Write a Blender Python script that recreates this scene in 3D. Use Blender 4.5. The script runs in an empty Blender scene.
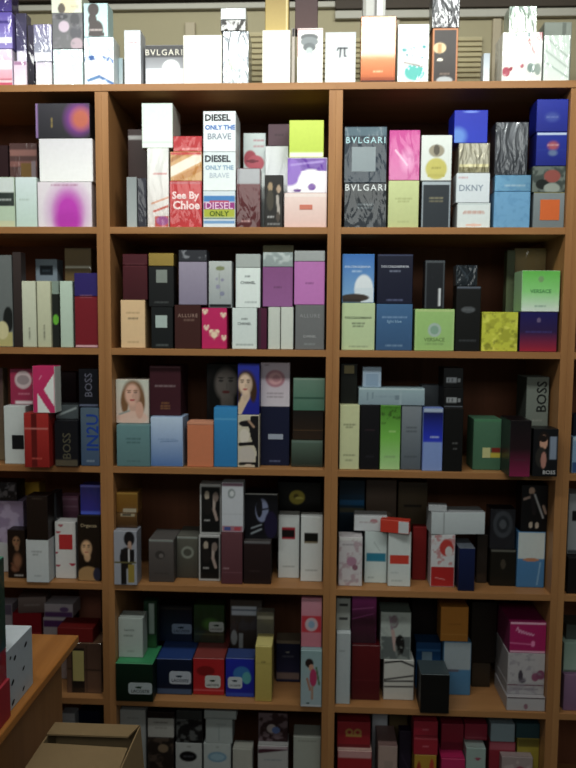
import bpy, bmesh, math, random
import numpy as np
from mathutils import Vector, Matrix, noise as mnoise

CAM=(0.5649,-1.7975,1.5601); YAW=-0.04486; PITCH=0.08287; ROLL=0.00772; FOCAL=690.00
T=0.0174
ZS=[2.1738, 1.8151, 1.5, 1.1841, 0.861, 0.5342, 0.2023]

P = 0.60          # width of one bookcase
DEPTH = 0.30      # depth of a bookcase
BOARD = 0.0175    # thickness of the boards
SC = bpy.context.scene
COL = SC.collection

# ------------------------------------------------------------------ helpers
def lin(h):
    h = h.strip()
    out = []
    for k in (0, 2, 4):
        c = int(h[k:k+2], 16) / 255
        out.append(c / 12.92 if c <= .04045 else ((c + .055) / 1.055) ** 2.4)
    return np.array(out)

def node(nt, kind, **kw):
    n = nt.nodes.new(kind)
    for k, v in kw.items():
        if k in n.inputs: n.inputs[k].default_value = v
        else: setattr(n, k, v)
    return n

def new_mat(name):
    m = bpy.data.materials.new(name); m.use_nodes = True
    nt = m.node_tree
    return m, nt, nt.nodes['Principled BSDF']

def set_in(b, **kw):
    for k, v in kw.items():
        k = k.replace('_', ' ')
        if k in b.inputs: b.inputs[k].default_value = v

def print_material(name, rough, spec=.5, metal=0., coat=0., bump=0., scale=40.):
    """printed card: the print is painted on the mesh, paper grain is added here"""
    m, nt, b = new_mat(name)
    a = node(nt, 'ShaderNodeVertexColor', layer_name='Print')
    tc = node(nt, 'ShaderNodeTexCoord')
    nz = node(nt, 'ShaderNodeTexNoise', Scale=90.0, Detail=3.0)
    nt.links.new(tc.outputs['Object'], nz.inputs['Vector'])
    mr = node(nt, 'ShaderNodeMapRange'); mr.inputs[3].default_value = .94; mr.inputs[4].default_value = 1.04
    nt.links.new(nz.outputs['Fac'], mr.inputs[0])
    mx = node(nt, 'ShaderNodeMix', data_type='RGBA', blend_type='MULTIPLY'); mx.inputs[0].default_value = 1
    nt.links.new(a.outputs['Color'], mx.inputs[6]); nt.links.new(mr.outputs[0], mx.inputs[7])
    nt.links.new(mx.outputs[2], b.inputs['Base Color'])
    set_in(b, Roughness=rough, Metallic=metal, Specular_IOR_Level=spec, Coat_Weight=coat, Coat_Roughness=.06)
    if bump:
        mp = node(nt, 'ShaderNodeMapping'); mp.inputs['Scale'].default_value = (1.6, 1, .5)
        mp.inputs['Rotation'].default_value = (0, .6, 0)
        n2 = node(nt, 'ShaderNodeTexNoise', Scale=scale, Detail=2.5, Distortion=1.2)
        nt.links.new(tc.outputs['Object'], mp.inputs['Vector']); nt.links.new(mp.outputs[0], n2.inputs['Vector'])
        bp = node(nt, 'ShaderNodeBump', Strength=bump, Distance=.012)
        nt.links.new(n2.outputs['Fac'], bp.inputs['Height'])
        nt.links.new(bp.outputs[0], b.inputs['Coat Normal'])
        b.inputs['Coat IOR'].default_value = 1.6
        if metal: nt.links.new(bp.outputs[0], b.inputs['Normal'])
    return m

MATS = {
    'matt': print_material('card_matt', .62, .3),
    'gloss': print_material('card_gloss', .38, .45),
    'wrap': print_material('card_in_cellophane', .45, .4, 0, .75, .4, 17.),
    'crinkle': print_material('crinkled_foil_wrap', .32, .5, .3, .8, .7, 24.),
    'foil': print_material('card_foil', .26, .5, .5, .8),
}

def wood_material(name, axis, dark, light, rough=.42):
    m, nt, b = new_mat(name)
    tc = node(nt, 'ShaderNodeTexCoord')
    mp = node(nt, 'ShaderNodeMapping')
    s = [26, 26, 26]; s[axis] = 1.6
    mp.inputs['Scale'].default_value = s
    nz = node(nt, 'ShaderNodeTexNoise', Scale=1.0, Detail=5.0, Roughness=.6, Distortion=.4)
    cr = node(nt, 'ShaderNodeValToRGB')
    cr.color_ramp.elements[0].position = .32; cr.color_ramp.elements[0].color = (*dark, 1)
    cr.color_ramp.elements[1].position = .7; cr.color_ramp.elements[1].color = (*light, 1)
    nt.links.new(tc.outputs['Object'], mp.inputs['Vector']); nt.links.new(mp.outputs[0], nz.inputs['Vector'])
    nt.links.new(nz.outputs['Fac'], cr.inputs['Fac']); nt.links.new(cr.outputs['Color'], b.inputs['Base Color'])
    set_in(b, Roughness=rough, Specular_IOR_Level=.35)
    return m

W_D, W_L = (.36, .18, .072), (.455, .243, .103)
WOOD_X = wood_material('alder_boards', 0, W_D, W_L)
WOOD_Z = wood_material('alder_uprights', 2, W_D, W_L)
WOOD_Y = wood_material('alder_counter', 1, (.40, .165, .04), (.52, .235, .066))
BACKING = wood_material('dark_backing', 2, (.20, .075, .035), (.27, .105, .052), .6)

def plain_material(name, col, rough=.6, var=.12, scale=14., metal=0.):
    m, nt, b = new_mat(name)
    tc = node(nt, 'ShaderNodeTexCoord'); nz = node(nt, 'ShaderNodeTexNoise', Scale=scale, Detail=4.0)
    nt.links.new(tc.outputs['Object'], nz.inputs['Vector'])
    cr = node(nt, 'ShaderNodeValToRGB')
    cr.color_ramp.elements[0].color = (*[c * (1 - var) for c in col], 1)
    cr.color_ramp.elements[1].color = (*[c * (1 + var) for c in col], 1)
    nt.links.new(nz.outputs['Fac'], cr.inputs['Fac']); nt.links.new(cr.outputs['Color'], b.inputs['Base Color'])
    set_in(b, Roughness=rough, Metallic=metal)
    return m

def link(name, me, mat, parent=None):
    o = bpy.data.objects.new(name, me); COL.objects.link(o)
    if mat is not None: me.materials.append(mat)
    if parent is not None: o.parent = parent
    return o

def tag(o, label=None, cat=None, group=None, kind=None):
    if label: o['label'] = label
    if cat: o['category'] = cat
    if group: o['group'] = group
    if kind: o['kind'] = kind
    return o

def empty(name, loc=(0, 0, 0)):
    o = bpy.data.objects.new(name, None); o.location = loc; o.empty_display_size = .05
    COL.objects.link(o); return o

def box_bm(bm, lo, hi, bev=.0):
    vs = [bm.verts.new((x, y, z)) for x in (lo[0], hi[0]) for y in (lo[1], hi[1]) for z in (lo[2], hi[2])]
    f = [(0, 1, 3, 2), (4, 6, 7, 5), (0, 4, 5, 1), (2, 3, 7, 6), (0, 2, 6, 4), (1, 5, 7, 3)]
    fs = [bm.faces.new([vs[i] for i in q]) for q in f]
    if bev:
        es = list({e for q in fs for e in q.edges})
        bmesh.ops.bevel(bm, geom=es, offset=bev, segments=2, affect='EDGES', profile=.5)

def slab(name, lo, hi, mat, parent=None, bev=.0015, origin=None):
    """one board, with softened edges; its origin lies at its lower corner"""
    origin = Vector(origin if origin is not None else (0, 0, 0))
    bm = bmesh.new(); box_bm(bm, lo, hi, bev)
    bmesh.ops.recalc_face_normals(bm, faces=bm.faces)
    me = bpy.data.meshes.new(name); bm.to_mesh(me); bm.free()
    return link(name, me, mat, parent)

# ------------------------------------------------------------------ printing on card
RES = 420.0     # painted points per metre

def ellipse_mask(U, V, cu, cv, ru, rv, soft):
    d = np.sqrt(((U - cu) / ru) ** 2 + ((V - cv) / rv) ** 2)
    return np.clip(1.9 - 1.9 * d, 0, 1) if soft else np.clip((1 - d) / .16 + .5, 0, 1)

def mixc(A, m, c):
    return A * (1 - m[..., None]) + c * m[..., None]

def fbm(U, V, seed, sc, asp):
    """value noise on the front of the box"""
    rs = np.random.RandomState(seed)
    tot = np.zeros_like(U); amp = 1; norm = 0
    for o in range(3):
        n = sc * 2 ** o + 3
        g = rs.rand(int(n * max(1, asp)) + 4, n + 4)
        x = U * sc * 2 ** o; y = V * sc * 2 ** o * asp
        xi = np.clip(x.astype(int), 0, g.shape[1] - 2); yi = np.clip(y.astype(int), 0, g.shape[0] - 2)
        fx = x - xi; fy = y - yi
        fx = fx * fx * (3 - 2 * fx); fy = fy * fy * (3 - 2 * fy)
        v = (g[yi, xi] * (1 - fx) + g[yi, xi + 1] * fx) * (1 - fy) + (g[yi + 1, xi] * (1 - fx) + g[yi + 1, xi + 1] * fx) * fy
        tot += v * amp; norm += amp; amp *= .5
    return tot / norm

def seg_mask(U, V, a, b, w, asp):
    x = U; y = V * asp
    ax, ay, bx, by = a[0], a[1] * asp, b[0], b[1] * asp
    L = (bx - ax) ** 2 + (by - ay) ** 2 + 1e-9
    t = np.clip(((x - ax) * (bx - ax) + (y - ay) * (by - ay)) / L, 0, 1)
    d = np.hypot(x - ax - t * (bx - ax), y - ay - t * (by - ay))
    return np.clip((w * .5 - d) / .03 + .5, 0, 1)

def paint(A, U, V, op, asp, w):
    k = op[0]; f = lambda i: float(op[i])
    if k == 'g':
        A = lin(op[2]) * (1 - V)[..., None] + lin(op[1]) * V[..., None]
    elif k == 'g3':
        t = np.clip(V * 2 - 1, 0, 1)[..., None]; b = np.clip(1 - V * 2, 0, 1)[..., None]
        A = lin(op[1]) * t + lin(op[3]) * b + lin(op[2]) * (1 - t - b)
    elif k == 'r':
        e = .012
        m = np.clip((U - f(1)) / e + .5, 0, 1) * np.clip((f(3) - U) / e + .5, 0, 1) * np.clip((V - f(2)) / e + .5, 0, 1) * np.clip((f(4) - V) / e + .5, 0, 1)
        A = mixc(A, m, lin(op[5]))
    elif k == 'e':
        A = mixc(A, ellipse_mask(U, V, f(1), f(2), f(3), f(4), len(op) > 6), lin(op[5]))
    elif k == 'l':
        A = mixc(A, seg_mask(U, V, (f(1), f(2)), (f(3), f(4)), f(5), asp), lin(op[6]))
    elif k == 'n':
        n = fbm(U, V, int(op[1]), int(op[2]), asp)
        m = np.clip((n - f(3)) / .12 + .5, 0, 1) * .6
        if len(op) > 5:
            lim = f(5); m = m * np.clip((V - lim) / .04, 0, 1)
        A = mixc(A, m, lin(op[4]))
    elif k in ('x', 'x2'):
        # a line of print too small to read
        cu, cv, wd, c = f(1), f(2), f(3), lin(op[4])
        h = min(.012, .0026 / (w * asp)) if k == 'x' else 0
        if k == 'x':
            m = (np.abs(U - cu) < wd / 2) * np.clip((.5 * .0045 / (w * asp) - np.abs(V - cv)) / (.0025 / (w * asp)) + .5, 0, 1)
            m = m * (.62 + .3 * np.sin(U * 61) * np.sin(U * 23 + 1))
        else:
            m = (np.abs(V - cv) < wd / 2) * np.clip((.5 * .004 / w - np.abs(U - cu)) / (.0025 / w) + .5, 0, 1)
            m = m * (.62 + .3 * np.sin(V * 67) * np.sin(V * 29 + 1))
        A = mixc(A, m, c)
    elif k == 'face':
        cu, cv, s, sk, hr = f(1), f(2), f(3), op[4], op[5]
        E = lambda du, dv, ru, rv, c: np.clip((1.06 - np.sqrt(((U - cu - du * s) / (ru * s)) ** 2 + ((V - cv - dv * s / asp) / (rv * s / asp)) ** 2)) / .34 + .2, 0, 1)
        skin = lin(sk); hair = lin(hr)
        A = mixc(A, E(.08, .15, 1.02, 1.28, 0), hair)
        A = mixc(A, E(-.75, -.7, .38, 1.2, 0), hair); A = mixc(A, E(.85, -.7, .38, 1.2, 0), hair)
        A = mixc(A, E(.1, -1.1, .45, .7, 0), skin * .85)
        A = mixc(A, E(0, 0, .74, 1.08, 0), skin)
        A = mixc(A, E(.45, -.1, .3, .8, 0) * .5, skin * .6)
        for sx in (-.32, .32):
            A = mixc(A, E(sx, .2, .17, .08, 0), skin * .22)
            A = mixc(A, E(sx, .38, .22, .045, 0), hair * .9)
        A = mixc(A, E(.06, -.15, .07, .26, 0) * .45, skin * .55)
        A = mixc(A, E(0, -.52, .26, .1, 0), np.array([.42, .08, .08]) * (.4 + skin[0]))
    elif k == 'lips':
        cu, cv, s, c = f(1), f(2), f(3), lin(op[4])
        for du, dv in ((-.28, .12), (.28, .12), (0, -.12)):
            A = mixc(A, ellipse_mask(U, V, cu + du * s, cv + dv * s / asp, .5 * s, .22 * s / asp, False), c)
        A = mixc(A, ellipse_mask(U, V, cu, cv + .02 * s / asp, .34 * s, .05 * s / asp, False), np.array([.7, .55, .55]))
    elif k == 'hrt':
        cu, cv, s, c = f(1), f(2), f(3), lin(op[4])
        x = (U - cu) / s; y = (V - cv) * asp / s
        g = (x * x + y * y - .8) ** 3 - x * x * y ** 3 * 1.4
        A = mixc(A, np.clip(-g * 6 + .3, 0, 1), c)
    elif k == 'poly':
        p = [float(v) for v in op[1:-1]]; pts = list(zip(p[::2], p[1::2])); c = lin(op[-1])
        ins = np.zeros(U.shape, bool)
        for (ax, ay), (bx, by) in zip(pts, pts[1:] + pts[:1]):
            if ay != by:
                ins ^= ((ay > V) != (by > V)) & (U < (bx - ax) * (V - ay) / (by - ay) + ax)
        A = mixc(A, ins.astype(float), c)
    elif k == 'script':
        cu, cv, wd, c = f(1), f(2), f(3), lin(op[4])
        pts = [(-.5, .3), (-.42, 1), (-.34, 0), (-.3, .5), (-.22, .45), (-.2, 0), (-.1, .5), (-.05, 0), (.05, .4), (.1, -.05), (.2, .35), (.26, 0), (.34, .35), (.42, .0), (.5, .3)]
        for a, b in zip(pts, pts[1:]):
            A = mixc(A, seg_mask(U, V, (cu + a[0] * wd, cv + a[1] * .16 - a[0] * .12), (cu + b[0] * wd, cv + b[1] * .16 - b[0] * .12), .025, asp), c)
    return A

FONT = {}
def text_mesh(txt, bold):
    """flat letter shapes, centred, one unit wide"""
    key = (txt, bold)
    if key not in FONT:
        cu = bpy.data.curves.new('letters', 'FONT'); cu.body = txt; cu.resolution_u = 2
        cu.align_x = 'CENTER'; cu.align_y = 'CENTER'; cu.offset = .035 if bold else .012
        cu.space_character = 1.25 if txt in ('BVLGARI', 'ALLURE') else 1.0
        o = bpy.data.objects.new('letters', cu); COL.objects.link(o)
        dg = bpy.context.evaluated_depsgraph_get()
        me = bpy.data.meshes.new_from_object(o.evaluated_get(dg))
        vs = np.array([v.co[:2] for v in me.vertices]); ps = [tuple(p.vertices) for p in me.polygons]
        bpy.data.objects.remove(o); bpy.data.curves.remove(cu); bpy.data.meshes.remove(me)
        lo, hi = vs.min(0), vs.max(0)
        vs = (vs - (lo + hi) / 2) / (hi[0] - lo[0])
        FONT[key] = (vs, ps)
    return FONT[key]

def color_mesh(name, verts, faces, cols):
    me = bpy.data.meshes.new(name)
    me.from_pydata([tuple(v) for v in verts], [], faces)
    at = me.color_attributes.new('Print', 'FLOAT_COLOR', 'POINT')
    cols = np.asarray(cols, float); grey = (cols @ np.array([.3, .59, .11]))[:, None]
    cols = cols * .9 + grey * .1          # printing inks are a little duller than the chosen colours
    c = np.ones((len(verts), 4), np.float32); c[:, :3] = np.clip(cols, 0, 1)
    at.data.foreach_set('color', c.ravel())
    me.update()
    return me

def carton_mesh(name, w, d, h, ops, side, top, base, z0=0., full=None):
    """A folded card box standing on its base: chamfered edges, tuck-flap seam on the top,
    the front carrying the print. Origin: middle of the front's foot."""
    c = min(.0011, w * .05, h * .05)
    full = full or h
    V, F, K = [], [], []
    def add(pts, col):
        i = len(V); V.extend(pts); K.extend([col] * len(pts)); F.append(tuple(range(i, i + len(pts))))
    x0, x1 = -w / 2, w / 2
    z1 = z0 + h
    def P3(sx, sy, sz, ax):
        # corner inset along the two axes other than ax
        p = [x1 if sx else x0, d if sy else 0., z1 if sz else z0]
        for k, s in enumerate((sx, sy, sz)):
            if k != ax: p[k] += -c if s else c
        return tuple(p)
    sd = side; tp = top
    add([P3(0, 0, 0, 0), P3(0, 0, 1, 0), P3(0, 1, 1, 0), P3(0, 1, 0, 0)], sd)
    add([P3(1, 0, 0, 0), P3(1, 1, 0, 0), P3(1, 1, 1, 0), P3(1, 0, 1, 0)], sd)
    add([P3(0, 1, 0, 1), P3(0, 1, 1, 1), P3(1, 1, 1, 1), P3(1, 1, 0, 1)], sd)
    add([P3(0, 0, 0, 2), P3(0, 1, 0, 2), P3(1, 1, 0, 2), P3(1, 0, 0, 2)], sd)
    # top: the tuck flap ends in a dark slit close to the front
    ya = c; yb = min(.004, d * .12); yc = yb + min(.0009, d * .03); yd = d - c
    xa, xb = x0 + c, x1 - c
    add([(xa, ya, z1), (xb, ya, z1), (xb, yb, z1), (xa, yb, z1)], tp)
    add([(xa, yb, z1), (xb, yb, z1), (xb, yc, z1 - .0006), (xa, yc, z1 - .0006)], tp * .35)
    add([(xa, yc, z1), (xb, yc, z1), (xb, yd, z1), (xa, yd, z1)], tp)
    # chamfers
    for sx in (0, 1):
        for sy in (0, 1):
            add([P3(sx, sy, 0, 0), P3(sx, sy, 0, 1), P3(sx, sy, 1, 1), P3(sx, sy, 1, 0)], sd)
        for sz in (0, 1):
            add([P3(sx, 0, sz, 0), P3(sx, 1, sz, 0), P3(sx, 1, sz, 2), P3(sx, 0, sz, 2)], tp if sz else sd)
    for sy in (0, 1):
        for sz in (0, 1):
            add([P3(0, sy, sz, 1), P3(1, sy, sz, 1), P3(1, sy, sz, 2), P3(0, sy, sz, 2)], tp if sz else sd)
    for sx in (0, 1):
        for sy in (0, 1):
            for sz in (0, 1):
                add([P3(sx, sy, sz, 0), P3(sx, sy, sz, 1), P3(sx, sy, sz, 2)], sd)
    # printed front
    nx = max(2, int(w * RES)) if ops else 2
    nz = max(2, int(h * RES)) if ops else 2
    us = np.linspace(0, 1, nx); vs = np.linspace(0, 1, nz)
    U, W = np.meshgrid(us, vs)
    A = np.broadcast_to(base, U.shape + (3,)).copy()
    Vn = (z0 + W * h) / full if full else W
    for op in ops: A = paint(A, U, Vn, op, full / w, w)
    i0 = len(V)
    X = xa + U * (xb - xa); Z = z0 + c + W * (h - 2 * c)
    V.extend(zip(X.ravel(), np.zeros(nx * nz), Z.ravel())); K.extend(list(A.reshape(-1, 3)))
    for j in range(nz - 1):
        for i in range(nx - 1):
            q = i0 + j * nx + i
            F.append((q, q + 1, q + nx + 1, q + nx))
    me = color_mesh(name, V, F, np.array(K))
    bm = bmesh.new(); bm.from_mesh(me); bmesh.ops.recalc_face_normals(bm, faces=bm.faces); bm.to_mesh(me); bm.free()
    return me

def flat_plate(name, lo, hi, y, col, shape='rect', th=.0006, ops=(), w=1, h=1):
    """a thin label glued on the front"""
    x0, z0 = lo; x1, z1 = hi
    if shape == 'round':
        r = min(x1 - x0, z1 - z0) * .22; pts = []
        for cx, cz, a0 in ((x1 - r, z1 - r, 0), (x0 + r, z1 - r, 90), (x0 + r, z0 + r, 180), (x1 - r, z0 + r, 270)):
            for k in range(5):
                a = math.radians(a0 + k * 22.5); pts.append((cx + r * math.cos(a), cz + r * math.sin(a)))
    else: pts = [(x1, z1), (x0, z1), (x0, z0), (x1, z0)]
    n = len(pts)
    V = [(x, y - th, z) for x, z in pts] + [(x, y, z) for x, z in pts]
    F = [tuple(range(n))] + [(i, i + n, (i + 1) % n + n, (i + 1) % n) for i in range(n)]
    me = color_mesh(name, V, F, np.tile(col, (len(V), 1)))
    bm = bmesh.new(); bm.from_mesh(me); bmesh.ops.recalc_face_normals(bm, faces=bm.faces); bm.to_mesh(me); bm.free()
    return me

CROC = [(-1, .0), (-.75, .22), (-.5, .1), (-.2, .3), (.1, .22), (.4, .34), (.62, .1), (.85, .3), (1, .62), (.8, .05), (.55, -.2), (.42, -.5), (.3, -.2), (-.1, -.22), (-.2, -.5), (-.32, -.2), (-.6, -.16)]

def make_carton(label, group, ext, rz, design):
    x0, x1, y0, y1, z0, z1 = ext
    w, d, h = x1 - x0, y1 - y0, z1 - z0
    ops = [s.split() for s in design.split(';')]
    base = lin('808080'); side = top = None; matk = 'matt'; lid = None; prt = []; kids = []
    for op in ops:
        if op[0] == 'c': base = lin(op[1])
        elif op[0] == 's': side = lin(op[1])
        elif op[0] == 't': top = lin(op[1])
        elif op[0] == 'm': matk = op[1]
        elif op[0] == 'lid': lid = (float(op[1]), lin(op[2]))
        elif op[0] in ('w', 'p', 'croc'): kids.append(op)
        else: prt.append(op)
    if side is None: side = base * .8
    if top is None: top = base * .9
    mat = MATS[matk]
    hb = h * lid[0] - .0006 if lid else h
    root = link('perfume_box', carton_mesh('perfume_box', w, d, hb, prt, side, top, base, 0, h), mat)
    root.location = ((x0 + x1) / 2, y0, z0)
    if rz:
        # turned about its own middle
        R = Matrix.Rotation(math.radians(rz), 3, 'Z'); mid = Vector((0, d / 2, 0))
        root.rotation_euler.z = math.radians(rz); root.location = Vector(root.location) + mid - R @ mid
    tag(root, label, 'perfume box', group)
    if lid:
        lc = lid[1]
        extra = [op for op in prt if op[0] in ('n', 'x')]
        link('lid', carton_mesh('lid', w, d, h - h * lid[0], extra, lc * .85, lc, lc, h * lid[0], h), MATS['foil' if matk == 'gloss' and lc.mean() > .25 else matk], root)
    yl = -.0004; plates = []
    for op in kids:
        if op[0] == 'p':
            f = [float(v) for v in op[1:5]]
            rnd = any(k[0] == 'croc' for k in kids)
            link('label_panel', flat_plate('label_panel', (f[0] * w - w / 2, f[1] * h), (f[2] * w - w / 2, f[3] * h), -.0001, lin(op[5]), 'round' if rnd else 'rect'), MATS['gloss'], root)
            yl = -.0011
        elif op[0] == 'croc':
            cu, cv, s = float(op[1]), float(op[2]), float(op[3]) * w * .5
            V = [(cu * w - w / 2 + px * s, yl, cv * h + pz * s) for px, pz in CROC]
            link('emblem', color_mesh('emblem', V, [tuple(range(len(V)))], np.tile(lin(op[4]), (len(V), 1))), MATS['matt'], root)
        else:
            txt = op[1].replace('_', ' '); cu, cv, wd = (float(v) for v in op[2:5])
            fl = op[6:] if len(op) > 6 else []
            vs, ps = text_mesh(txt, 'b' in fl)
            if 'v' in fl: vs = np.stack([-vs[:, 1], vs[:, 0]], 1) * h * wd
            else:
                vs = vs * w * wd
            if 'L' in fl: vs = vs * np.array([1, 1.0])
            V = [(cu * w - w / 2 + a, yl, cv * h + b) for a, b in vs]
            link('lettering', color_mesh('lettering', V, ps, np.tile(lin(op[5]), (len(V), 1))), MATS['matt'], root)
    return root

# ------------------------------------------------------------------ the room
FLOOR = plain_material('floor_tiles', (.16, .13, .10), .5, .2, 6)
slab('floor', (-2.6, -4.2, -.06), (3.4, .40, 0), FLOOR, None, 0)['kind'] = 'structure'
WALLM = plain_material('olive_beige_panelling', (.36, .325, .215), .6, .06, 5)
slab('wall_back', (-2.6, .33, 0), (3.4, .40, 2.75), WALLM, None, 0)['kind'] = 'structure'
CEILM = plain_material('ceiling_paint', (.6, .6, .58), .8, .04, 4)
slab('ceiling', (-2.6, -4.2, 2.75), (3.4, .40, 2.82), CEILM, None, 0)['kind'] = 'structure'

RAILM = plain_material('grey_rail_paint', (.42, .41, .36), .45, .08, 9)
DARKM = plain_material('dark_beam_paint', (.06, .045, .032), .6, .2, 9)
STRIPM = plain_material('beige_strip', (.42,.37,.27), .5, .08, 9)
def trim(n, lo, hi, m):
    o = slab('trim_%d' % n, lo, hi, m, None, .002); o['kind'] = 'structure'
trim(1, (-1.2, .30, 2.518), (2.2, .33, 2.64), DARKM)
trim(2, (-1.2, .312, 2.495), (.60, .33, 2.512), RAILM)
trim(6, (.60, .312, 2.462), (2.2, .33, 2.485), RAILM)
trim(7, (.60, .314, 2.49), (2.2, .33, 2.517), DARKM)
trim(3, (.155, .318, 0.2), (.185, .33, 2.460), STRIPM)
trim(4, (.755, .318, 0.2), (.790, .33, 2.460), STRIPM)
trim(5, (1.06, .318, 0.2), (1.085, .33, 2.460), STRIPM)

LOUV = plain_material('louvre_slats', (.5, .45, .30), .5, .08, 12)
def louvre(x0, x1, z0, z1, label, n=15):
    bm = bmesh.new()
    box_bm(bm, (x0, .322, z0), (x1, .329, z1))
    for k in range(n):
        z = z0 + (k + .5) * (z1 - z0) / n
        hgt = (z1 - z0) / n
        vs = [bm.verts.new(p) for p in ((x0, .322, z - hgt * .42), (x1, .322, z - hgt * .42), (x1, .315, z - hgt * .40), (x0, .315, z - hgt * .40), (x0, .321, z + hgt * .42), (x1, .321, z + hgt * .42))]
        for q in ((0, 1, 2, 3), (3, 2, 5, 4), (0, 3, 4), (1, 5, 2)): bm.faces.new([vs[i] for i in q])
    bmesh.ops.recalc_face_normals(bm, faces=bm.faces)
    me = bpy.data.meshes.new('louvred_vent'); bm.to_mesh(me); bm.free()
    o = link('louvred_vent', me, LOUV)
    tag(o, label, 'wall vent', 'louvred wall vents above the bookcases')
louvre(.262, .42, 2.19, 2.43, 'olive louvred wall vent behind the crinkled silver carton')
louvre(.52, .72, 2.19, 2.41, 'olive louvred wall vent between pi-symbol and orange cartons')
louvre(.80, .95, 2.19, 2.40, 'olive louvred wall vent behind the teal-brushed carton')
louvre(.958, 1.03, 2.19, 2.41, 'olive louvred wall vent beside the narrow blue-grey carton')

# ------------------------------------------------------------------ bookcases
def bookcase(n, label):
    xl, xr = n * P, n * P + P
    g = .00004; s = T - g
    r = empty('bookcase', (xl + P / 2, 0, 0))
    tag(r, label, 'bookcase', 'wooden bookcases standing side by side')
    ox = xl + P / 2
    def brd(name, lo, hi, m): return slab(name, (lo[0] - ox, lo[1], lo[2]), (hi[0] - ox, hi[1], hi[2]), m, r, .0005)
    ztop = ZS[0]
    brd('side_panel', (xl + g, 0, 0), (xl + T, DEPTH, ztop - BOARD), WOOD_Z)
    brd('side_panel', (xr - T, 0, 0), (xr - g, DEPTH, ztop - BOARD), WOOD_Z)
    brd('top_board', (xl + g, -.002, ztop - BOARD), (xr - g, DEPTH, ztop), WOOD_X)
    for z in ZS[1:]:
        brd('shelf', (xl + T, .0006, z - BOARD), (xr - T, DEPTH - .004, z), WOOD_X)
    brd('plinth', (xl + T, .03, 0), (xr - T, .045, ZS[-1] - BOARD), WOOD_X)
    brd('back_panel', (xl + T, DEPTH - .004, .02), (xr - T, DEPTH, ztop - BOARD), BACKING)
bookcase(-1, 'wooden bookcase of perfume boxes, partly hidden by the wooden counter')
bookcase(0, 'wooden bookcase of perfume boxes behind the open cardboard carton')
bookcase(1, 'wooden bookcase with the giant-ribboned white carton and magenta-topped stack')
bookcase(2, 'wooden bookcase at the end, mostly outside the frame')

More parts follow.
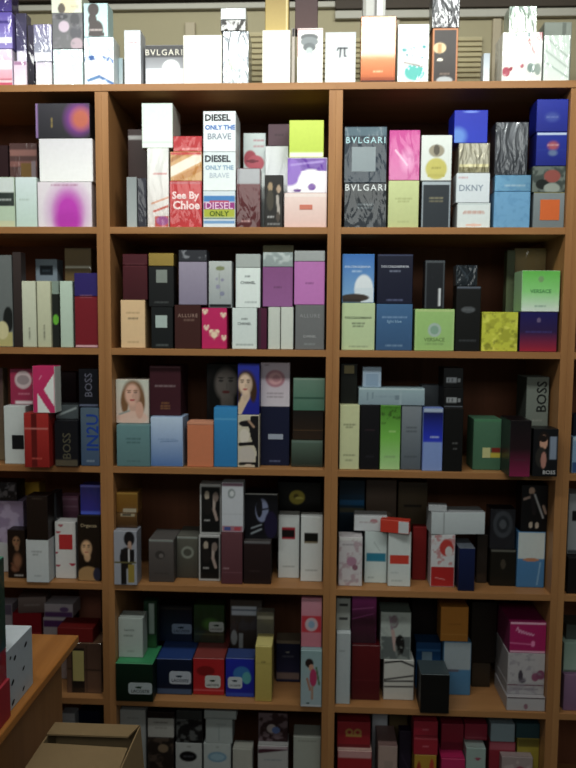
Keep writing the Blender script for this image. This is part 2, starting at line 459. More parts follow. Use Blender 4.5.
# ------------------------------------------------------------------ boxes
BOXES = [
('white carton fading to pink at its foot', 'perfume boxes on top of the bookcases', [-0.2904, -0.2345, 0.01, 0.0519, 2.1742, 2.2675], 0, 'c ead9f2;g f4e8ff f9a9b9;r 0 0 1 .2 e06080;r 0 .1 1 .16 f6dfe6;r 0 .45 1 .7 ffffff;m wrap'),
('violet carton with a white band on the pink-footed one', 'perfume boxes on top of the bookcases', [-0.2877, -0.2322, 0.01, 0.0517, 2.2679, 2.359], 0, 'c 8070c0;g 6a58b8 a99be0;r 0 .15 1 .32 f4f2ff;r 0 .32 1 .45 9a90d8;r 0 .7 1 .78 4a3a90;m wrap'),
('dark purple carton topping the violet stack', 'perfume boxes on top of the bookcases', [-0.2856, -0.2315, 0.01, 0.0505, 2.3594, 2.4179], 0, 'c 2e1e5a;g 2a1a50 4a3890;m wrap'),
('small white and mauve carton beside a dark slim one', 'perfume boxes on top of the bookcases', [-0.2324, -0.1977, 0.012, 0.042, 2.1742, 2.2379], 0, 'c f0dcf0;g f0d8ee fff4fa;r 0 .85 1 1 c090b8;m wrap'),
('dusky purple wrapped carton with diagonal glints', 'perfume boxes on top of the bookcases', [-0.2274, -0.1989, 0.02, 0.05, 2.2383, 2.3603], 0, 'c 4a4468;g 3a3454 5a5484;r 0 .0 1 .22 e8e2f4;l 0 .9 1 .45 .05 8d88aa;l 0 .55 1 .2 .04 77729a;m wrap'),  # glints on the wrap are drawn into the colour as pale slanting lines
('slim near-black wrapped carton beside lilac one', 'perfume boxes on top of the bookcases', [-0.1927, -0.1775, 0.011, 0.041, 2.1742, 2.3265], 0, 'c 241e34;g 3c3452 181020;m wrap'),
('white carton with lilac tint under a lilac-grey one', 'perfume boxes on top of the bookcases', [-0.1737, -0.1313, 0.01, 0.0418, 2.1742, 2.2341], 0, 'c f2eef6;g e6dcf0 ffffff;m wrap'),
('lilac-grey carton with white base band', 'perfume boxes on top of the bookcases', [-0.1772, -0.1297, 0.01, 0.0456, 2.2345, 2.3282], 0, 'c 9a94b4;g 8a84ac a8aebc;r 0 0 1 .25 e9e8f4;m wrap'),
('pale aqua carton under a grey rose print', 'perfume boxes on top of the bookcases', [-0.1275, -0.05, 0.01, 0.0681, 2.1742, 2.2657], 0, 'c ddf0f0;g d0eaea e8f8f8;e .35 .6 .25 .3 fafffe;m wrap'),
('grey carton with a pale rose print', 'perfume boxes on top of the bookcases', [-0.1282, -0.0484, 0.01, 0.0698, 2.2661, 2.3557], 0, 'c 6a6a70;g 66666c 727276;e .38 .62 .18 .16 c9b8c8;e .75 .8 .16 .2 45454c;e .78 .45 .2 .2 50505a;e .8 .12 .2 .18 b9a4b0;e .3 .9 .22 .08 3a3a42;n 8 6 .7 8c8890;m gloss'),
('cream carton with a faded figure print', 'perfume boxes on top of the bookcases', [-0.1313, -0.0515, 0.015, 0.0748, 2.3561, 2.4107], 0, 'c cdd3c0;g c8cfc0 d8dccb;e .55 .35 .28 .4 e2d6b4;e .33 .2 .12 .25 5c5248;n 2 5 .68 b0a890;m gloss'),
('white carton with blue wave bands', 'perfume boxes on top of the bookcases', [-0.0463, 0.0308, 0.01, 0.0679, 2.1742, 2.2945], 0, 'c eaf4fa;g a8c8dc f2f8fc;r 0 .0 1 .56 ffffff;l 0 .55 .5 .6 .16 3a6ab0;l .5 .6 1 .5 .14 3a6ab0;l .1 .1 .5 .18 .1 5a90c8;l .5 .18 1 .02 .1 4a80c0;m wrap'),
('pale blue carton with a dark woman silhouette', 'perfume boxes on top of the bookcases', [-0.0459, 0.0167, 0.01, 0.0569, 2.2949, 2.378], 0, 'c bfe0e2;g b8dce0 d0eef0;e .4 .82 .24 .2 3a2c2c;e .36 .5 .18 .22 3a2c2c;e .5 .22 .32 .28 3a2c2c;r .18 0 .85 .12 3a2c2c;x .5 .2 .6 d8c8c8;m gloss'),
('tiny pale blue carton beside a slim white one', 'perfume boxes on top of the bookcases', [0.0311, 0.0425, 0.05, 0.08, 2.1742, 2.2573], 0, 'c cfe4ea;g c0d8e0 e4f2f6;m gloss'),
('slim tall white carton with a faint pink line', 'perfume boxes on top of the bookcases', [0.0576, 0.1008, 0.01, 0.06, 2.1742, 2.3108], 0, 'c dfe6ee;g cfd6e0 f8fbff;s b0b4bc;x .5 .78 .6 c08890;m gloss'),
('black-topped silver carton lettered across the top', 'perfume boxes on top of the bookcases', [0.1067, 0.2232, 0.03, 0.08, 2.1742, 2.2809], 0, 'c b8bcc8;g 2a2830 d8dce6;r 0 .72 1 1 1e1c22;r 0 0 1 .45 e4e8f0;e .58 .46 .2 .2 f2f6fa;w BVLGARI .42 .83 .82 e8e4d8 L;m gloss'),
('plain wide white carton', 'perfume boxes on top of the bookcases', [0.2102, 0.3093, 0.008, 0.029, 2.1742, 2.2958], 0, 'c f4f2ee;x .5 .5 .3 e6e2dc;m matt'),
('crinkled silver wrapped carton', 'perfume boxes on top of the bookcases', [0.311, 0.3779, 0.01, 0.09, 2.1742, 2.3054], 0, 'c 9aa0a6;g 8a9098 b2bac0;e .45 .4 .25 .12 c4dcc0;s 80868c;m crinkle'),
('black carton with silver lid atop the crinkled silver one', 'perfume boxes on top of the bookcases', [0.306, 0.37, 0.01, 0.058, 2.3058, 2.3614], 0, 'c 2a2626;lid .5 d0d6da;m wrap'),
('plain ivory carton beneath a mustard one', 'perfume boxes on top of the bookcases', [0.4118, 0.4833, 0.01, 0.0637, 2.1742, 2.3067], 0, 'c f2f0e6;g f0eedf f6f4ec;m matt'),
('mustard gold carton on the ivory one', 'perfume boxes on top of the bookcases', [0.418, 0.4782, 0.02, 0.0651, 2.3071, 2.4082], 0, 'c 9c8438;g 8c7430 b49a44;l .93 0 .93 1 .05 d8c890;m gloss'),
('white carton printed with a grey glass bottle', 'perfume boxes on top of the bookcases', [0.5006, 0.5655, 0.01, 0.0587, 2.1742, 2.3106], 0, 'c fdfbf8;l 0 .5 0 1 .06 c04050;l 0 .98 1 .98 .04 c06068;e .47 .84 .36 .07 5a6064;e .47 .76 .36 .09 7c8488;e .47 .66 .26 .08 60686c;e .47 .58 .14 .08 b4bec0;e .47 .5 .12 .06 c8d2d2;x .4 .05 .4 a0a0a0;m gloss'),
('mauve-brown carton on the bottle-print one', 'perfume boxes on top of the bookcases', [0.4941, 0.5515, 0.02, 0.063, 2.311, 2.4072], 0, 'c 5c4a4c;g 544446 64504f;m matt'),
('sliver of white carton with a dark cap', 'perfume boxes on top of the bookcases', [0.4853, 0.4939, 0.03, 0.06, 2.1742, 2.3194], 0, 'c d8d0c8;r 0 .86 1 1 2c2c34;m matt'),
('white carton bearing a pi symbol', 'perfume boxes on top of the bookcases', [0.5714, 0.6486, 0.01, 0.0679, 2.1742, 2.3001], 0, 'c e2e6ea;g d4dae0 eef2f4;l .42 .69 .72 .69 .05 3a3c44;l .5 .69 .48 .52 .05 3a3c44;l .63 .69 .64 .54 .05 3a3c44;l .64 .54 .69 .53 .04 3a3c44;l .42 .69 .39 .65 .04 3a3c44;m matt'),
('tall orange metallic carton', 'perfume boxes on top of the bookcases', [0.6603, 0.7483, 0.008, 0.078, 2.1742, 2.3368], 0, 'c 985428;g 9c582c 945028;r 0 0 1 .035 3c1810;r 0 .04 1 .08 803c1c;x .5 .17 .3 c89878;m foil'),
('grey and white striped carton on the orange one', 'perfume boxes on top of the bookcases', [0.6648, 0.7213, 0.01, 0.0524, 2.3372, 2.4002], 0, 'c b4b4b0;r 0 0 .12 1 8a8880;r .5 0 .62 1 605e5c;r .62 0 .9 1 d0d4d2;m gloss'),
('white wrapped carton with teal brush strokes', 'perfume boxes on top of the bookcases', [0.7533, 0.831, 0.01, 0.0683, 2.1742, 2.3174], 0, 'c e6f2f4;l 0 .82 .5 .86 .12 6a98b0;l .5 .86 .95 .95 .1 9ac8d0;l 0 .55 .9 .62 .1 58b0b4;l .3 .48 .9 .42 .08 6a9aa8;e .55 .18 .33 .14 5cc8c0;l .2 .35 .8 .28 .06 b8a8a4;m wrap'),
('dark brown carton edged in copper', 'perfume boxes on top of the bookcases', [0.8394, 0.9032, 0.01, 0.0578, 2.1742, 2.3069], 0, 'c c8804c;r .06 .02 .94 .97 2e2320;e .28 .64 .26 .1 e8cfa0;r .2 .55 .36 .72 c89a60;e .3 .42 .12 .03 f0e8d8;x .5 .16 .4 907868;e .5 .04 .32 .07 b8bcc0;m gloss'),
('smoky grey wrapped carton on the copper-edged one', 'perfume boxes on top of the bookcases', [0.8367, 0.9051, 0.01, 0.0613, 2.3073, 2.3883], 0, 'c 5c5e62;g 6a6c70 48484c;m crinkle'),
('narrow pale blue-grey carton standing alone', 'perfume boxes on top of the bookcases', [0.9714, 0.9881, 0.03, 0.06, 2.1742, 2.2531], 0, 'c c8d4dc;g b0bcc8 eef4f8;m gloss'),
('large white carton with scattered red flowers', 'perfume boxes on top of the bookcases', [1.0125, 1.1112, 0.008, 0.0821, 2.1742, 2.2943], 0, 'c f2f2ee;e .1 .2 .1 .1 c05068;e .22 .26 .05 .04 b04050;e .5 .32 .05 .04 c06070;e .95 .92 .1 .1 a83848;e .68 .85 .05 .03 c07070;e .75 .28 .12 .1 8aa09a;e .9 .25 .08 .12 a0b0a8;e .6 .95 .3 .05 90a4a8;l .65 .8 .85 .55 .04 b8707c;m wrap'),
('pale green wrapped carton on the flowered one', 'perfume boxes on top of the bookcases', [1.0271, 1.0949, 0.01, 0.0609, 2.2947, 2.3572], 0, 'c b8c8bc;g a8bab0 d0dcd0;m crinkle'),
('pale mint wrapped carton with crinkles', 'perfume boxes on top of the bookcases', [1.1158, 1.18, 0.012, 0.0602, 2.1742, 2.2878], 0, 'c dce8e0;g d4e2da eaf2ee;l .1 .95 .9 .55 .05 a8b8b0;l 0 .7 .95 .3 .05 b0c0b8;l 0 .45 .95 .1 .05 a8c0b4;m wrap'),
('grey-green carton behind the mint wrapped one', 'perfume boxes on top of the bookcases', [1.1382, 1.209, 0.09, 0.1431, 2.1742, 2.3516], 0, 'c 98a098;g 8e968e a8b0a6;r .65 0 .8 1 707870;m gloss'),
('white carton with a magenta glow, first bookcase top shelf', 'perfume boxes on the top shelf of the first bookcase', [-0.176, -0.0321, 0.01, 0.13, 1.8155, 1.9315], 0, 'c f0e8f0;e .56 .36 .5 .8 dca8dc s;e .56 .3 .34 .66 d040c8 s;e .56 .1 .3 .34 c838c0 s;x .5 .94 .5 c080a8;m gloss'),
('plain white glossy carton between two printed ones, first bookcase top shelf', 'perfume boxes on the top shelf of the first bookcase', [-0.1694, -0.0277, 0.01, 0.13, 1.9319, 2.042], 0, 'c f2f0f2;g e4e2e8 ffffff;m gloss'),
('charcoal carton with an orange and purple disc, first bookcase top shelf', 'perfume boxes on the top shelf of the first bookcase', [-0.1777, -0.0339, 0.01, 0.13, 2.0424, 2.1314], 0, 'c 34323a;g 383640 2e2c34;e .8 .55 .33 .6 8a3aa0 s;e .84 .55 .24 .42 c86a50 s;l .02 0 .02 1 .04 a080b8;x2 .3 .45 .3 b09a50;m gloss'),
('pale mint carton beside the magenta-glow one, first bookcase top shelf', 'perfume boxes on the top shelf of the first bookcase', [-0.2345, -0.178, 0.01, 0.0524, 1.8155, 1.9444], 0, 'c dcece6;g e0eef0 d0e6dc;x .4 .55 .5 b8ccc4;m gloss'),
('pale green carton with a dark label band, first bookcase top shelf', 'perfume boxes on the top shelf of the first bookcase', [-0.301, -0.2376, 0.012, 0.0596, 1.8155, 1.945], 0, 'c c8dcc4;r 0 .42 1 .7 3a4440;r 0 .7 1 1 dfe8e6;x .6 .55 .5 d8e0dc;r 0 .0 1 .12 d8dcb8;m wrap'),
('brown carton with pink bands and gold square, first bookcase top shelf', 'perfume boxes on the top shelf of the first bookcase', [-0.2933, -0.2154, 0.11, 0.1684, 1.8155, 2.0571], 0, 'c 6a4a48;r 0 .86 1 .93 a87870;r 0 .74 1 .8 9a6a64;r .4 .6 .8 .78 8a6a34;r .8 .55 .95 .8 9a8a90;m wrap'),
('dark maroon carton behind the pale green one, first bookcase top shelf', 'perfume boxes on the top shelf of the first bookcase', [-0.3469, -0.297, 0.11, 0.1475, 1.8155, 2.052], 0, 'c 3a2024;m gloss'),
('narrow grey carton beside a dark wrapped one, second bookcase top shelf', 'perfume boxes on the top shelf of the second bookcase', [0.0584, 0.0853, 0.015, 0.045, 1.8155, 1.945], 0, 'c a8b0b0;g 98a0a2 b4bcbc;m gloss'),
('narrow dark wrapped carton with white glints, second bookcase top shelf', 'perfume boxes on the top shelf of the second bookcase', [0.0874, 0.1103, 0.015, 0.045, 1.8155, 1.9424], 0, 'c 3a3a46;m wrap'),
('dark brown carton with a white line near top, second bookcase top shelf', 'perfume boxes on the top shelf of the second bookcase', [0.0478, 0.0985, 0.07, 0.108, 1.8155, 2.0818], 0, 'c 3a2422;r 0 .9 1 .94 b0b0b0;m gloss'),
('white wrapped carton with red streaks at its foot, second bookcase top shelf', 'perfume boxes on the top shelf of the second bookcase', [0.1136, 0.1704, 0.012, 0.092, 1.8155, 2.0175], 0, 'c e8eae6;g eef0ee e6dcd8;l .3 .68 .9 .68 .06 d89090;l .2 .3 1 .38 .08 e0a080;r .35 .0 1 .14 d05850;l .3 .2 1 .27 .1 d87060;e .7 .08 .3 .06 b060a0;m wrap'),
('large pale mint carton overhanging the wrapped stack, second bookcase top shelf', 'perfume boxes on the top shelf of the second bookcase', [0.1002, 0.1814, 0.014, 0.114, 2.0179, 2.131], 0, 'c dfeee6;g d8ece2 f0f8f2;s b8bcb4;l 0 .12 1 .12 .02 b8d0c4;m gloss'),
('red wrapped carton with white serif lettering, second bookcase top shelf', 'perfume boxes on the top shelf of the second bookcase', [0.1727, 0.2568, 0.01, 0.09, 1.8155, 1.9335], 0, 'c d0343a;r 0 .95 1 1 c8646c;w See_By .5 .67 .84 ffe4e4 b;w Chloe .52 .48 .84 ffe4e4 b;m wrap'),
('orange and white wrapped carton in red-topped stack, second bookcase top shelf', 'perfume boxes on the top shelf of the second bookcase', [0.1742, 0.2567, 0.012, 0.092, 1.9339, 2.0084], 0, 'c d8a868;l 0 .3 1 .85 .3 f4e8d8;l .2 .05 1 .45 .2 c88838;l 0 .7 .5 1 .12 b87830;r 0 .9 1 1 d04040;m wrap'),
('shallow red carton topping the wrapped red stack, second bookcase top shelf', 'perfume boxes on the top shelf of the second bookcase', [0.1819, 0.2565, 0.014, 0.094, 2.0088, 2.0479], 0, 'c c83038;r 0 0 1 .25 d05050;x .6 .15 .6 f0b0b0;m wrap'),
('white carton with blue, magenta and lime bands, second bookcase top shelf', 'perfume boxes on the top shelf of the second bookcase', [0.2602, 0.344, 0.01, 0.11, 1.8155, 1.908], 0, 'c dde8f0;r 0 .72 1 .88 4a90d0;r 0 .5 1 .7 a83890;r 0 .27 1 .5 b8c030;r 0 .22 1 .26 3a6a60;r 0 .1 1 .18 7aa8d8;r .2 .7 .8 .74 d03060;w DIESEL .5 .6 .85 f0d0e8;w ONLY .5 .38 .6 406020;m gloss'),
('white carton with faint blue lettering beneath its twin, second bookcase top shelf', 'perfume boxes on the top shelf of the second bookcase', [0.2604, 0.3451, 0.01, 0.11, 1.9084, 2.0064], 0, 'c e8f2f4;w DIESEL .45 .83 .78 4a5058 b;w ONLY_THE .5 .6 .86 9ab8d0 b;w BRAVE .5 .4 .6 c0ccd8;g dfeaee f0f8f8;m gloss'),
('white carton with bold dark and blue lettering, top of stack, second bookcase top shelf', 'perfume boxes on the top shelf of the second bookcase', [0.2607, 0.345, 0.01, 0.11, 2.0068, 2.1088], 0, 'c eaf2f6;w DIESEL .45 .84 .78 34363c b;w ONLY_THE .52 .6 .92 4a7cc8 b;w BRAVE .5 .38 .72 98a0b0;m gloss'),
('pale carton with rosy lips print, second bookcase top shelf', 'perfume boxes on the top shelf of the second bookcase', [0.3544, 0.415, 0.1, 0.1454, 1.8155, 2.0781], 0, 'c cdd8d8;e .3 .74 .3 .09 b04858;e .55 .7 .4 .08 c05868;e .4 .72 .3 .015 803040;r 0 .3 1 .6 e4ecec;x .7 .93 .5 c07080;x .7 .87 .5 c07080;m gloss'),
('dark red carton under silvery crinkled wrap, second bookcase top shelf', 'perfume boxes on the top shelf of the second bookcase', [0.3466, 0.4085, 0.012, 0.0584, 1.8155, 1.9664], 0, 'c 6a1c24;g 6e2028 5a161c;r 0 .74 1 1 a8aab0;x .4 .1 .4 d8a8a8;m wrap'),
('dark carton with a photographed couple, second bookcase top shelf', 'perfume boxes on the top shelf of the second bookcase', [0.4197, 0.4667, 0.012, 0.0473, 1.8155, 1.9486], 0, 'c 2c2a28;e .3 .78 .14 .09 b09878;e .3 .52 .2 .2 4e483c;e .78 .74 .12 .08 b8a088;l .7 .6 .8 .25 .16 b8b0a8;e .75 .2 .1 .1 5a5048;x .35 .2 .4 d0d0d0;x .5 .06 .7 a0a0a0;m gloss'),
('silvery white wrapped carton beneath a mauve one, second bookcase top shelf', 'perfume boxes on the top shelf of the second bookcase', [0.4154, 0.477, 0.08, 0.1262, 1.8155, 2.0387], 0, 'c d8dce0;m wrap'),
('small mauve-grey carton, second bookcase top shelf', 'perfume boxes on the top shelf of the second bookcase', [0.4227, 0.4804, 0.08, 0.1233, 2.0391, 2.0956], 0, 'c 6a545e;x .5 .5 .4 50424a;m matt'),
('pale pink carton with a small orange label, second bookcase top shelf', 'perfume boxes on the top shelf of the second bookcase', [0.4704, 0.5803, 0.01, 0.079, 1.8155, 1.9028], 0, 'c f0d4cc;g f2dcd6 eccac2;r 0 .9 1 1 f4e6e2;p .36 .52 .66 .66 d8806a;x .5 .59 .24 f0c8bc;m gloss'),
('white carton with a violet swirl, second bookcase top shelf', 'perfume boxes on the top shelf of the second bookcase', [0.4774, 0.5805, 0.012, 0.112, 1.9032, 1.9923], 0, 'c f0eaf4;r 0 .62 1 1 7038b0;e .05 .6 .3 .4 8a58c8;e .6 .28 .34 .4 f8f4f8;e .62 .16 .1 .1 8050b0;e .25 .06 .1 .05 6a3a90;l .1 .8 .9 .9 .05 a888d8;m wrap'),
('lime yellow carton with white base, second bookcase top shelf', 'perfume boxes on the top shelf of the second bookcase', [0.4817, 0.5705, 0.014, 0.104, 1.9927, 2.0863], 0, 'c c8dc48;g cce050 c4da44;r 0 0 1 .13 f4f6e4;m gloss'),
('dark navy carton with white capitals, lower of two, third bookcase top shelf', 'perfume boxes on the top shelf of the third bookcase', [0.6246, 0.7324, 0.012, 0.102, 1.8155, 1.9281], 0, 'c 2a333c;g 1c2228 303842;w BVLGARI .5 .9 .96 e6ecee L;x .5 .52 .4 8a949a;x .5 .44 .4 7a848a;m wrap'),
('navy carton with silver square panel and white capitals, third bookcase top shelf', 'perfume boxes on the top shelf of the third bookcase', [0.6228, 0.7312, 0.012, 0.102, 1.9285, 2.0689], 0, 'c 24384a;g 203040 2a3c4c;r 0 .84 1 1 5c7684;w BVLGARI .5 .76 .92 bce4ec L;p .18 .2 .74 .64 98a4aa;x .46 .42 .4 6a767c;m wrap'),  # paler band along the top is a reflection painted into the front colour
('pale olive-yellow carton under a hot pink one, third bookcase top shelf', 'perfume boxes on the top shelf of the third bookcase', [0.737, 0.815, 0.012, 0.0705, 1.8155, 1.9342], 0, 'c cfd89c;g d2dca0 c8d094;x .5 .62 .55 b0b87c;x .5 .56 .4 b0b87c;x .5 .12 .4 b8c088;m gloss'),
('hot pink wrapped carton with pale scrollwork, third bookcase top shelf', 'perfume boxes on the top shelf of the third bookcase', [0.7371, 0.8147, 0.012, 0.0702, 1.9346, 2.0597], 0, 'c d858a8;g d84aa4 e070b4;e .6 .4 .3 .3 ec98cc s;l .2 .6 .6 .3 .05 f8d0e8;m wrap'),
('gunmetal carton with silvery edges, third bookcase top shelf', 'perfume boxes on the top shelf of the third bookcase', [0.8209, 0.8961, 0.012, 0.0684, 1.8155, 1.9328], 0, 'c 323a42;r 0 0 .05 1 a8b4bc;r .95 0 1 1 a8b4bc;r 0 .93 1 1 b4c0c8;x .5 .64 .5 a09a78;x .5 .57 .5 8a8468;m gloss'),
('white carton with a yellow bottle print, third bookcase top shelf', 'perfume boxes on the top shelf of the third bookcase', [0.8182, 0.8955, 0.012, 0.07, 1.9332, 2.047], 0, 'c e4eae6;e .5 .66 .26 .14 a8a08c;e .5 .68 .1 .12 6a6458;e .5 .26 .36 .24 d0c868;r .2 .08 .8 .14 c8c060;x .5 .28 .3 a09840;m gloss'),
('white carton with salmon lettering, under a printed twin, third bookcase top shelf', 'perfume boxes on the top shelf of the third bookcase', [0.9128, 0.9965, 0.012, 0.0748, 1.8155, 1.8778], 0, 'c e4ecec;r 0 .96 1 1 b8c8cc;x .5 .66 .6 d09888;x .5 .6 .7 d09888;e .5 .1 .25 .06 f0c8b8;m gloss'),
('white carton with pale grey capitals, third bookcase top shelf', 'perfume boxes on the top shelf of the third bookcase', [0.9084, 0.9931, 0.012, 0.0756, 1.8782, 1.9526], 0, 'c e0e8ee;w DKNY .45 .5 .72 9aa8b8;x .2 .86 .3 d09aa0;m gloss'),
('gold and silver crinkled wrapped carton, third bookcase top shelf', 'perfume boxes on the top shelf of the third bookcase', [0.9126, 0.9908, 0.012, 0.0706, 1.953, 2.0268], 0, 'c b4b09c;r 0 .2 1 .28 d8d0a0;r 0 0 1 .18 8a8460;m crinkle'),
('bright cobalt blue carton with a pale corner, third bookcase top shelf', 'perfume boxes on the top shelf of the third bookcase', [0.8995, 0.9838, 0.014, 0.094, 2.0272, 2.1086], 0, 'c 1c34c4;g 1830c0 2a44d0;e .1 .2 .35 .35 6a9ae8 s;e .5 .96 .3 .05 7a98f0 s;m gloss'),
('sky blue carton with a lift-off lid, third bookcase top shelf', 'perfume boxes on the top shelf of the third bookcase', [1.0045, 1.0952, 0.01, 0.078, 1.8155, 1.947], 0, 'c 78b0d8;n 5 9 .6 68a0cc;lid .69 80b8dc;x .55 .8 .6 c8e4f4;m gloss'),
('grey carton with bright silver wrap at its top, third bookcase top shelf', 'perfume boxes on the top shelf of the third bookcase', [1.0033, 1.0848, 0.012, 0.0731, 1.9474, 2.078], 0, 'c 50545c;g 70747a 484c54;m crinkle'),
('grey carton with an orange square, third bookcase top shelf', 'perfume boxes on the top shelf of the third bookcase', [1.1036, 1.1816, 0.012, 0.0751, 1.8155, 1.9038], 0, 'c 8a9498;g 8e989c 808a8e;p .22 .22 .84 .8 e07028;x .53 .52 .4 f4c09c;t b0a868;m gloss'),
('dark carton with a murky floral print, third bookcase top shelf', 'perfume boxes on the top shelf of the third bookcase', [1.0983, 1.1816, 0.012, 0.0749, 1.9042, 1.9694], 0, 'c 4a5450;n 4 5 .5 8a948c;e .6 .62 .25 .25 a05850;e .3 .3 .2 .2 1c2420;e .6 .15 .25 .2 a0a8a0;m gloss'),
('royal blue carton with a reddish spot, third bookcase top shelf', 'perfume boxes on the top shelf of the third bookcase', [1.1055, 1.1816, 0.012, 0.0737, 1.9698, 2.053], 0, 'c 1c2c98;g 2038a8 182890;e .55 .6 .24 .18 b05868 s;x .55 .62 .4 d0a0a8;r 0 .93 1 1 c8d8f0;e .55 .38 .2 .12 6a80a8 s;r 0 .46 1 .48 5070b0;m gloss'),
('royal blue carton with a faint emblem, top of stack, third bookcase top shelf', 'perfume boxes on the top shelf of the third bookcase', [1.1037, 1.1816, 0.012, 0.0744, 2.0534, 2.1335], 0, 'c 1c2ca0;g 2438b0 1c2c98;e .5 .45 .3 .2 4458b0 s;x .5 .45 .4 7080c0;m gloss'),
('grey wrapped carton with a cream and black foot, first bookcase second shelf', 'perfume boxes on the second shelf of the first bookcase', [-0.3084, -0.2509, 0.012, 0.0551, 1.5004, 1.7431], 0, 'c 7a8080;r 0 0 1 .16 c8c080;e .8 .3 .25 .14 1a1c1a;e .5 .18 .3 .1 e0d8a8;m wrap'),
('narrow dark brown carton beside cream ones, first bookcase second shelf', 'perfume boxes on the second shelf of the first bookcase', [-0.2487, -0.2251, 0.012, 0.042, 1.5004, 1.7511], 0, 'c 423634;g 4a3e3c 3a302e;m gloss'),
('narrow cream carton with a vertical word beside brown one, first bookcase second shelf', 'perfume boxes on the second shelf of the first bookcase', [-0.2253, -0.1874, 0.012, 0.042, 1.5004, 1.6753], 0, 'c d6dac2;g dadec8 ccd2bc;x2 .5 .2 .2 5a5a50;m matt'),
('narrow cream carton with a vertical word beside green-spotted one, first bookcase second shelf', 'perfume boxes on the second shelf of the first bookcase', [-0.1847, -0.1477, 0.012, 0.042, 1.5004, 1.6755], 0, 'c d2d4b6;g d6d8bc c8ccae;x2 .5 .22 .24 5a5a50;m matt'),
('slim black carton with a bright green spot, first bookcase second shelf', 'perfume boxes on the second shelf of the first bookcase', [-0.1473, -0.1278, 0.02, 0.05, 1.5004, 1.6762], 0, 'c 2a2e2a;lid .8 b8ccc0;e .5 .42 .45 .08 70c030;m gloss'),
('narrow plain mint carton, first bookcase second shelf', 'perfume boxes on the second shelf of the first bookcase', [-0.1226, -0.0884, 0.012, 0.042, 1.5004, 1.6758], 0, 'c c6dacb;g cadece bed2c2;m matt'),
('steel grey carton with a dark square window, first bookcase second shelf', 'perfume boxes on the second shelf of the first bookcase', [-0.2191, -0.158, 0.09, 0.1358, 1.5004, 1.7405], 0, 'c 8a98a4;r .2 .82 .8 .93 1c262e;x .5 .87 .4 50606c;m gloss'),
('crimson carton with a blue-violet lid, first bookcase second shelf', 'perfume boxes on the second shelf of the first bookcase', [-0.0819, -0.0198, 0.008, 0.0546, 1.5004, 1.6967], 0, 'c 8a1c2c;lid .69 3a2c78;x .5 .69 .6 b07888;r 0 0 1 .03 e0b8c0;m gloss'),
('golden brown carton with a white stripe, first bookcase second shelf', 'perfume boxes on the second shelf of the first bookcase', [-0.141, -0.0659, 0.1, 0.1564, 1.5004, 1.7717], 0, 'c 7a6238;g 8a7040 5a4428;r 0 .8 1 .82 e0dcc8;m wrap'),
('peach cream carton under a maroon one, second bookcase second shelf', 'perfume boxes on the second shelf of the second bookcase', [0.0395, 0.1055, 0.012, 0.082, 1.5004, 1.627], 0, 'c e8c89c;s b0946c;x .5 .74 .6 c0a078;x .5 .62 .4 6a5844;x .5 .12 .5 c0a078;m matt'),
('maroon carton with matching lid, second bookcase second shelf', 'perfume boxes on the second shelf of the second bookcase', [0.0458, 0.1115, 0.014, 0.084, 1.6274, 1.747], 0, 'c 541824;g 5a1a26 4c1620;lid .76 581c28;x .5 .76 .8 784048;m gloss'),
('black carton with pale square, under a gold-lidded one, second bookcase second shelf', 'perfume boxes on the second shelf of the second bookcase', [0.1209, 0.1787, 0.012, 0.0553, 1.5004, 1.6092], 0, 'c 1c2022;p .2 .5 .74 .8 b4c4c0;x .47 .64 .3 7a8886;x .5 .07 .6 707878;m gloss'),
('black carton with a gold lid and pale square, second bookcase second shelf', 'perfume boxes on the second shelf of the second bookcase', [0.1153, 0.1821, 0.012, 0.062, 1.6096, 1.7496], 0, 'c 1c1e20;lid .76 b89c48;p .3 .45 .74 .69 8e9690;x .5 .58 .2 606864;x .5 .08 .6 606464;m gloss'),
('dark brown carton with pale spaced capitals, second bookcase second shelf', 'perfume boxes on the second shelf of the second bookcase', [0.1835, 0.253, 0.012, 0.0641, 1.5004, 1.6148], 0, 'c 4c2824;w ALLURE .5 .76 .76 a88c80 L;x .55 .66 .4 907468;m matt'),
('lilac-grey carton with a dark patterned lid, second bookcase second shelf', 'perfume boxes on the second shelf of the second bookcase', [0.1948, 0.2691, 0.012, 0.0678, 1.6152, 1.7576], 0, 'c a098ac;lid .79 34363e;n 7 6 .62 b0b4bc .82;x .5 .62 .8 8a8296;x .5 .22 .4 5c5664;g a8a0b4 948ca4;m gloss'),
('hot pink carton printed with cream hearts, second bookcase second shelf', 'perfume boxes on the second shelf of the second bookcase', [0.2551, 0.3217, 0.012, 0.062, 1.5004, 1.6075], 0, 'c d0186c;hrt .12 .9 .12 f0d8c0;hrt .88 .82 .12 f0d8c0;hrt .18 .5 .12 f0d0c0;hrt .5 .34 .2 f4dcc0;hrt .9 .25 .12 f0d8c0;m gloss'),
('silver carton with a lilac flower spray, second bookcase second shelf', 'perfume boxes on the second shelf of the second bookcase', [0.2738, 0.3348, 0.012, 0.0577, 1.6079, 1.7294], 0, 'c b8bec0;g c4cac8 a8b0b4;e .5 .85 .2 .05 8c946c;l .5 .2 .45 .75 .03 98a09c;e .4 .45 .1 .05 9c9cb4;e .6 .6 .07 .04 9898b0;e .58 .3 .11 .05 9094ac;e .35 .62 .06 .03 a4a4b8;r 0 0 1 .07 1c1c20;m gloss'),
('white carton with small dark wording, under its silver-topped twin, second bookcase second shelf', 'perfume boxes on the second shelf of the second bookcase', [0.3357, 0.4008, 0.012, 0.0608, 1.5004, 1.608], 0, 'c dde8e6;w CHANEL .5 .62 .56 5a6468;x .5 .74 .3 6a7478;x .5 .1 .7 98a4a4;m matt'),
